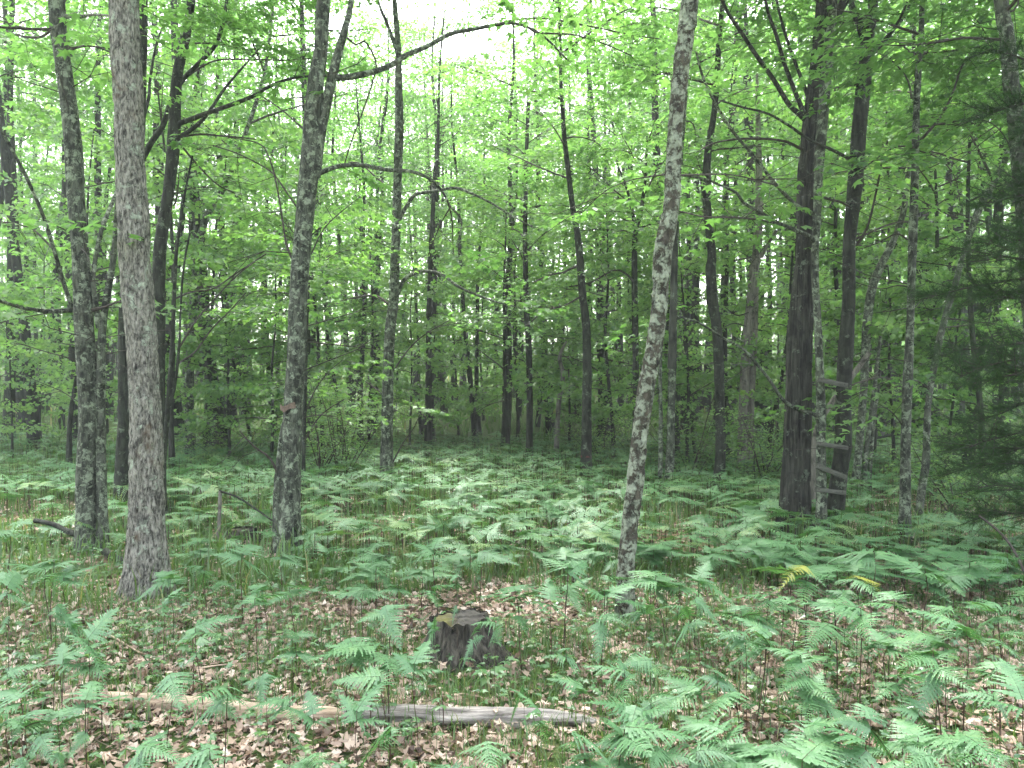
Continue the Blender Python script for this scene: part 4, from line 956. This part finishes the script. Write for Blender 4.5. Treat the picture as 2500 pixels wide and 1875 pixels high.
def grass():
    rg = np.random.default_rng(13); mb = MB()
    for n, d0, d1, h, w in ((58000, 2.4, 7, .13, .0027), (60000, 5.5, 18, .27, .0062), (18000, 15, 46, .4, .024)):
        x, y = scatter(n, d0, d1, rg, .74, .75)
        m = litter_mask(x, y); keep = rg.random(n) < np.clip((m-.30)*3.2+.12+.12*(y-4.6), .06, 1); x, y = x[keep], y[keep]; n2 = len(x)
        cl = (noise(x*3, y*3, 0, 31)-.3)
        P = np.stack([x, y, ground_z(x, y)-.01], -1); a = rg.uniform(0, 6.28, n2)
        hh = h*rg.uniform(.4, 1.3, n2)*(.6+cl); b = rg.uniform(.15, .8, n2)*hh
        dirv = np.stack([np.cos(a), np.sin(a), 0*a], -1); sd = np.stack([-np.sin(a), np.cos(a), 0*a], -1)*w
        M1 = P+dirv*(b*.3)[:, None]+np.array([0, 0, 1])*(hh*.62)[:, None]; T = P+dirv*b[:, None]+np.array([0, 0, 1])*hh[:, None]
        V = np.stack([P-sd, P+sd, M1+sd*.8, M1-sd*.8, T], 1)
        i = np.arange(n2)[:, None]*5; rn = np.clip(rg.normal(.45, .22, n2), 0, 1)
        base = MB
        Fq = i+np.array([[0, 1, 2, 3]]); Ft = i+np.array([[3, 2, 4]])
        mb.add(V.reshape(-1, 3), Fq, 0, rn); off = mb.n-len(V)*5
        mb.F.append(((Ft+off).astype(np.int32), 0, rn.astype(np.float32), True))
    tag(mb.build('grass', GRASS), 'thin woodland grass growing through the leaf litter', 'grass', kind='stuff')
grass()
def twig_litter():
    rg = np.random.default_rng(15); mb = MB(); x, y = scatter(1200, 2.6, 10, rg, .74, .8); n = len(x); a = rg.uniform(0, 6.28, n); L = rg.uniform(.08, .42, n)
    P0 = np.stack([x, y, ground_z(x, y)+.015], -1); P1 = P0+np.stack([np.cos(a)*L, np.sin(a)*L, rg.uniform(0, .05, n)], -1); r = rg.uniform(.0015, .0042, n)
    sticks(mb, P0, P1, r, r*.6); tag(mb.build('twig_litter', plain_mat('dry_twig', (.07, .05, .035), (.30, .24, .18), (9, 9, 9))), 'small dry twigs strewn over the leaf litter', 'twigs', kind='stuff')
twig_litter()
def ground_cover():
    rg = np.random.default_rng(14); mb = MB()
    x, y = scatter(9500, 2.5, 9, rg, .74, .8); m = litter_mask(x+3, y); keep = rg.random(len(x)) < np.clip((m-.25)*2.5, .15, 1); x, y = x[keep], y[keep]; n = len(x)
    h = rg.uniform(.03, .12, n); P0 = np.stack([x, y, ground_z(x, y)], -1); P1 = P0+np.stack([rg.normal(0, .01, n), rg.normal(0, .01, n), h], -1)
    sticks(mb, P0, P1, np.full(n, .0012), np.full(n, .001), 0)
    for q in range(3):
        a = rg.uniform(0, 6.28, n); d = np.stack([np.cos(a), np.sin(a), rg.normal(0, .2, n)], -1); nr = np.stack([rg.normal(0, .3, n), rg.normal(0, .3, n), np.ones(n)], -1)
        leaves(mb, MAPLE if q else OVAL, P1, d, nr, rg.uniform(.025, .055, n), 0, np.clip(rg.normal(.5, .25, n), 0, 1))
    tag(mb.build('ground_cover', HERB), 'low green seedlings scattered over the leaf litter', 'ground cover', kind='stuff')
ground_cover()

# ------------------------------------------------------------------ bracken
def frond_arrays(L, npair, teeth, rg, wid=.5, droop=.09, wf=.40):
    """one triangular bracken blade along +X; returns lists of (V, faces)"""
    out = []
    for i in range(npair):
        t = (i+.6)/npair; x = L*(t**1.05)
        ln = L*wid*(1-t)**.85*rg.uniform(.9, 1.08)+L*.02
        for sgn in (-1, 1):
            xx = x+sgn*L*.006; ang = R(74-34*t)+rg.normal(0, .04)
            d = np.array([math.cos(ang), sgn*math.sin(ang)]); pd = np.array([-d[1], d[0]])*sgn
            w = L*(.86 if teeth else wf)/npair*(1.2-.35*t)
            if teeth:
                m = teeth if ln > L*.12 else max(3, teeth//2)
                pts = []
                for q in range(m):
                    f0 = q/m; f1 = (q+.55)/m
                    pts.append((f0, .34*(1-f0)+.04)); pts.append((f1+.1/m*3, (1-f1*.92)*1.0))
                up = [(f, a) for f, a in pts]; poly = [(0, 0)]+up+[(1, 0)]+[(f, -a) for f, a in reversed(up)]
            else:
                poly = [(0, .35), (.3, 1.0), (1, 0), (.3, -1.0), (0, -.35)]
            poly = np.array(poly); dz = rg.normal(-.06, .05)
            XY = np.array([xx, 0])+poly[:, :1]*ln*d+poly[:, 1:]*w*pd
            Z = -droop*L*(x/L)**2 + dz*ln*poly[:, 0] - .10*ln*poly[:, 0]**2 - .12*np.abs(poly[:, 1])*w + .03*L
            out.append(np.column_stack([XY, Z]))
    out.append(np.array([[L*.93, -L*.02, -droop*L*.87+.03*L], [L*.93, L*.02, -droop*L*.87+.03*L], [L*1.06, 0, -droop*L*1.08+.03*L]]))
    return out
def frond_mesh(L, npair, teeth, sd, mat):
    rg = np.random.default_rng(sd); mb = MB(); dr = rg.uniform(.03, .30)
    for V in frond_arrays(L, npair, teeth, rg, .5*rg.uniform(.88, 1.1), dr): mb.add(V, np.arange(len(V))[None, :], 0, [float(np.clip(rg.normal(.5, .12), 0, 1))], smooth=False)
    xs = np.linspace(0, L*.97, 7); P = np.stack([xs, 0*xs, -dr*L*(xs/L)**2+.03*L-.002], -1)
    sticks(mb, P[:-1], P[1:], np.linspace(.0026, .001, 6), np.linspace(.0024, .0008, 6), 1)
    return mb.mesh('frond', [mat, STEM])
FR = [frond_mesh(.40, 16, 5, 300+i, FERN) for i in range(5)]; FRS = [frond_mesh(.31, 13, 5, 320+i, FERN) for i in range(4)]
FRY = frond_mesh(.40, 13, 6, 333, FERNY)
def stem_mesh(sd):
    rg = np.random.default_rng(sd); mb = MB()
    add_tube(mb, [(0, 0, -.03), (rg.normal(0, .01), rg.normal(0, .01), .18), (rg.normal(0, .015), rg.normal(0, .015), .36), (0, 0, .47)], [.0048, .0042, .0034, .0026], 6, .08, cap=False)
    return mb.mesh('stem', [STEM])
STM = [stem_mesh(400+i) for i in range(4)]
def proto_fern(sd):
    rg = np.random.default_rng(sd); root = empty('bracken_fern', (0, -30-sd % 50, 0))
    o = bpy.data.objects.new('stem', STM[sd % 4]); C.objects.link(o); o.parent = root
    fwd = rg.uniform(0, 6.28)
    for a, pool, s in ((0, FR, 1.0), (1.35, FRS, 1.0), (-1.3, FRS, 1.0)):
        f = bpy.data.objects.new('frond', pool[int(rg.integers(len(pool)))]); C.objects.link(f); f.parent = root
        f.location = (0, 0, .465 - (.03 if a else 0)); f.rotation_euler = (rg.normal(0, .18), rg.normal(-.05, .16), fwd+a+rg.normal(0, .15)); s *= rg.uniform(.9, 1.2); f.scale = (s, s, s)
    if sd % 3 == 0:
        f = bpy.data.objects.new('frond', FRS[int(rg.integers(4))]); C.objects.link(f); f.parent = root
        f.location = (0, 0, .33); f.rotation_euler = (rg.normal(0, .2), .25, fwd+rg.uniform(2, 4)); f.scale = (.6, .6, .6)
    kids(root); return root
protoF = [proto_fern(500+i) for i in range(14)]

LAND = [(1122, 1590, 'the mossy stump'), (300, 1740, 'the tan end of the log'), (1250, 1775, 'the grey end of the log'), (358, 1450, 'the stout plated trunk'), (218, 1345, 'the mottled maple'),
        (703, 1352, 'the twin-stemmed maple'), (1527, 1506, 'the lichen trunk'), (1942, 1312, 'the furrowed oak'), (2032, 1312, 'the step tree'), (2208, 1332, 'the tall slim tree'),
        (945, 1190, 'the arching maple'), (1430, 1176, 'the red-banded tree'), (2400, 1330, 'the bent branch'), (592, 1318, 'the low dark stump')]
near = [(126, 1395, 190), (20, 1440, 110), (130, 1485, 120), (421, 1412, 150), (402, 1466, 120), (631, 1462, 170), (593, 1355, 170), (497, 1515, 170), (153, 1531, 130), (214, 1546, 150), (153, 1607, 170), (413, 1638, 190),
        (214, 1700, 190), (57, 1764, 150), (140, 1758, 150), (88, 1805, 140), (344, 1818, 220), (510, 1850, 200), (716, 1538, 120), (746, 1585, 150), (708, 1710, 160), (785, 1750, 130), (535, 1707, 120), (15, 1290, 180),
        (850, 1555, 230), (905, 1580, 260), (950, 1600, 230), (956, 1645, 200), (1021, 1622, 150), (887, 1741, 160), (945, 1791, 190), (1274, 1454, 210), (1347, 1470, 150), (1377, 1393, 180), (1465, 1443, 180), (1473, 1508, 120),
        (1174, 1355, 170), (1067, 1343, 150), (880, 1431, 160), (914, 1355, 160), (964, 1470, 180), (1044, 1439, 130), (1121, 1420, 70), (1075, 1523, 60), (1144, 1549, 60), (1205, 1515, 95), (1278, 1684, 80), (1373, 1596, 110), (1301, 1749, 140),
        (1373, 1806, 170), (1213, 1822, 160), (1427, 1672, 130), (1519, 1722, 240), (1614, 1822, 190), (1595, 1607, 140), (1576, 1489, 120), (1626, 1412, 200), (1805, 1504, 140), (1825, 1546, 150), (2043, 1481, 230), (2100, 1500, 240),
        (2169, 1470, 190), (1985, 1615, 210), (1997, 1661, 190), (2311, 1577, 200), (2349, 1546, 210), (2445, 1565, 170), (2291, 1634, 170), (2445, 1646, 160), (2418, 1707, 130), (2234, 1737, 140), (1786, 1791, 200), (1851, 1814, 270),
        (1985, 1783, 200), (2004, 1848, 180), (2138, 1764, 170), (2272, 1860, 160), (2387, 1870, 200), (1867, 1450, 180), (1966, 1408, 200), (2043, 1400, 220), (2368, 1370, 170), (2253, 1389, 210), (1698, 1408, 170), (1683, 1508, 100),
        (2131, 1351, 180), (1928, 1328, 190), (2425, 1500, 150), (2310, 1485, 170), (1760, 1640, 130), (1580, 1700, 140), (1690, 1850, 160), (660, 1640, 120), (1110, 1870, 150), (760, 1860, 160), (1450, 1865, 170), (2150, 1870, 160), (30, 1640, 130)]
spots = []
for px, py, w in near:
    hf = float(rb.uniform(.40, .52)) if py < 1600 else float(rb.uniform(.32, .46))
    D = F*(EYE-hf)/(py-CY); x = (px-CX)/F*D
    spots.append((x, D, (w/F*D)/.68, hf))
rf = np.random.default_rng(91)
nn = 0
while nn < 60:                                              # the ferns between the ones placed above
    D = float(rf.uniform(2.5, 5.8)); px = float(rf.uniform(-30, 2530)); hf = float(rf.uniform(.3, .46)); py = CY+(EYE-hf)/D*F
    if py > 1900 or rf.random() > (1.0 if px > 1420 else .38): continue
    if 980 < px < 1300 and 1450 < py < 1700: continue
    if 300 < px < 1450 and 3.0 < D < 4.3: continue
    spots.append(((px-CX)/F*D, D, float(rf.uniform(.38, .65)), hf)); nn += 1
def fern_ok(x, D):
    px = CX+x/D*F
    if D < 5.6 and abs(x) < .655*D: return False
    if D < 7.5 and px < 640 and rf.random() < .72: return False
    if D < 7.0 and 640 < px < 1300 and rf.random() < .45: return False
    if D > 7 and px < 300 and rf.random() < .35: return False
    if D < 9.5 and px < 760 and rf.random() < .5: return False
    if D < 9.5 and rf.random() < .3: return False
    return True
more = []
while len(more) < 8600:
    D = 3.4+15.6*float(rf.random())**.85 if rf.random() < .78 else float(rf.uniform(17, 36)); x = float(rf.uniform(-1, 1))*(.70*D+1.3)
    if not fern_ok(x, D): continue
    if float(noise(x*.7+3, D*.7+8, 0, 41)) < .40 and D < 9: continue
    if D > 19 and float(noise(x*.35+3, D*.35+8, 0, 42)) < .42: continue
    more.append((x, D, float(rf.uniform(.38, .66)), float(rf.uniform(.2, .36))*(.8 if D < 9.5 else 1)))
more.sort(key=lambda q: q[1])
nind = 300-len(spots)
inview = [q for q in more if abs(q[0]) < .64*q[1]]; spots += inview[:nind]; chosen = set(inview[:nind]); rest = [q for q in more if q not in chosen]
side_n = {}
ORD = ['', 'first', 'second', 'third', 'fourth', 'fifth', 'sixth', 'seventh', 'eighth', 'ninth', 'tenth', 'eleventh', 'twelfth', 'thirteenth', 'fourteenth', 'fifteenth', 'sixteenth', 'seventeenth', 'eighteenth', 'nineteenth']
for tens in ('twent', 'thirt', 'fort'): ORD += [tens+'ieth'] + [tens+'y-'+u for u in ORD[1:10]]
info = []
for q in spots:
    x, D, s, hf = q; px = CX+x/D*F; py = CY+(EYE-hf)/D*F
    best = min(LAND, key=lambda l: (l[0]-px)**2+((l[1]-py-30)*1.3)**2)
    dx, dy = px-best[0], py-(best[1]-40)
    sd = ('left of' if dx < 0 else 'right of') if abs(dx) > abs(dy) else ('behind' if dy < 0 else 'in front of')
    info.append((best[2], sd, math.hypot(dx, dy)))
rank = {}
for i in sorted(range(len(info)), key=lambda i: info[i][2]):
    k = info[i][:2]; rank.setdefault(k, []).append(i)
lab = {}
for (nm, sd), ids in rank.items():
    for j, i in enumerate(ids): lab[i] = (f'{ORD[j+1]} bracken fern counted {sd} {nm}' if j < len(ORD)-1 else f'bracken fern in the thick patch further {sd} {nm}')
usedF = set()
for i, (x, D, s, hf) in enumerate(spots):
    p = protoF[int(rf.integers(len(protoF)))]
    o = p if p.name not in usedF else copy_tree(p)
    usedF.add(p.name)
    o.location = (x, D, gz(x, D)); o.rotation_euler = (float(rf.normal(0, .05)), float(rf.normal(0, .05)), float(rf.uniform(0, 6.28))); o.scale = (s, s, hf/.47)
    tag(o, lab[i], 'fern', f'bracken ferns {info[i][1]} {info[i][0]}')
for px, py in ((1965, 1386), (2090, 1419)):                 # two yellowed fronds among the ferns
    D = F*(EYE-.5)/(py-CY); x = (px-CX)/F*D; o = empty('bracken_fern', (x, D, gz(x, D)), .3); o.scale = (.55, .55, 1.08)
    for nm, me, z, rz in (('stem', STM[0], 0, 0), ('frond', FRY, .47, PI+.2 if px < 2000 else .25), ('frond', FRS[0], .46, 1.7), ('frond', FRS[1], .46, -1.5)):
        c = bpy.data.objects.new(nm, me); C.objects.link(c); c.parent = o; c.location = (0, 0, z); c.rotation_euler = (0, .02, rz)
        if me is FRY: c['label'] = 'yellowed frond'
    tag(o, 'bracken with a yellowed frond, ' + ('farther left of the two' if px < 2000 else 'nearer right of the two') + ' in front of the furrowed oak', 'fern')
for p in protoF:
    if p.name not in usedF:
        for c in kids(p): bpy.data.objects.remove(c)
        bpy.data.objects.remove(p)
def fern_mass():
    """the farther ferns, past the ones built singly, as one object"""
    mb = MB(); rg = np.random.default_rng(17)
    tm = []
    for i in range(6):
        parts = []
        for a, L in ((0, .42), (1.35, .34), (-1.3, .34)):
            ca, sa = math.cos(a), math.sin(a)
            for V in frond_arrays(L, 10, 0, rg, .5, rg.uniform(.05, .25)):
                if len(V) != 5: continue
                W_ = V.copy(); W_[:, 0] = V[:, 0]*ca-V[:, 1]*sa; W_[:, 1] = V[:, 0]*sa+V[:, 1]*ca; parts.append(W_)
        tm.append(np.array(parts))
    P = np.array([(x, D, gz(x, D)) for x, D, s, h in rest]); sc = np.array([s for *_, s, h in rest]); hf = np.array([h for *_, h in rest])
    ti = rg.integers(0, 6, len(P))
    for i in range(6):
        idx = np.where(ti == i)[0]; T = tm[i]; n = len(idx)
        a = rg.uniform(0, 6.28, n); ca, sa = np.cos(a)[:, None, None], np.sin(a)[:, None, None]; s = sc[idx][:, None, None]
        tx = rg.normal(0, .2, n)[:, None, None]; ty = rg.normal(0, .2, n)[:, None, None]
        X = s*(T[None, ..., 0]*ca-T[None, ..., 1]*sa); Y = s*(T[None, ..., 0]*sa+T[None, ..., 1]*ca); Z = s*T[None, ..., 2]+tx*X+ty*Y+hf[idx][:, None, None]
        V = np.stack([X+P[idx, 0][:, None, None], Y+P[idx, 1][:, None, None], Z+P[idx, 2][:, None, None]], -1)
        m = T.shape[0]; far = P[idx, 1] > 10.0
        rn = np.clip(np.repeat(rg.normal(.5, .2, n), m)+rg.normal(0, .1, n*m), 0, 1)
        rn = rn.reshape(n, m); Vn = V[~far]; Vf = V[far][:, :, 1:4]
        mb.add(Vn.reshape(-1, 3), np.arange(Vn.shape[0]*m*5).reshape(-1, 5), 0, rn[~far].ravel(), smooth=False)
        mb.add(Vf.reshape(-1, 3), np.arange(Vf.shape[0]*m*3).reshape(-1, 3), 0, rn[far].ravel(), smooth=False)
    top = P+np.stack([0*hf, 0*hf, hf], -1); sticks(mb, P, top, np.full(len(P), .0045), np.full(len(P), .003), 1)
    tag(mb.build('bracken_patch', [FERN, STEM]), 'dense bracken ferns filling the clearing farther back', 'ferns', kind='stuff')
fern_mass()

# ------------------------------------------------------------------ maple seedlings
def seedling(px, py, D, n, size, h, label, sd):
    rg = np.random.default_rng(sd); x = (px-CX)/F*D; root = empty('maple_seedling', (x, D, gz(x, D))); tag(root, label, 'seedling')
    m = MB(); add_tube(m, [(0, 0, -.02), (.005, 0, h*.5), (0, 0, h)], [.003, .0025, .0018], 5, .05, cap=False); m.build('stem', STEM, root)
    for i in range(n):
        a = 6.28*i/n+rg.normal(0, .3); l = MB(); d = np.array([[math.cos(a), math.sin(a), rg.normal(-.1, .15)]])
        leaves(l, MAPLE, np.array([[.02*math.cos(a), .02*math.sin(a), h-.03*(i % 3)]]), d, np.array([[rg.normal(0, .2), rg.normal(0, .2), 1.0]]), np.array([size*rg.uniform(.8, 1.15)]), 0, [float(rg.uniform(.3, .7))]); l.build('leaf', HERB, root)
seedling(1196, 1605, 4.15, 5, .09, .10, 'maple seedling with broad bluish leaves in front of the stump', 1)
seedling(470, 1690, 4.0, 6, .075, .32, 'dark leafy seedling drooping over the tan end of the log', 2)
seedling(1080, 1770, 3.55, 5, .06, .2, 'small seedling standing just before the log below the stump', 3)
seedling(1235, 1868, 3.3, 4, .05, .06, 'bright green seedling at the bottom edge under the log', 4)
seedling(2010, 1690, 3.7, 6, .07, .34, 'broad-leaved seedling among ferns at the lower right', 5)
seedling(2350, 1820, 3.4, 8, .05, .3, 'thin small-leaved seedling near the lower right corner', 6)
seedling(60, 1840, 3.4, 5, .06, .08, 'bright green seedling near the lower left corner', 7)
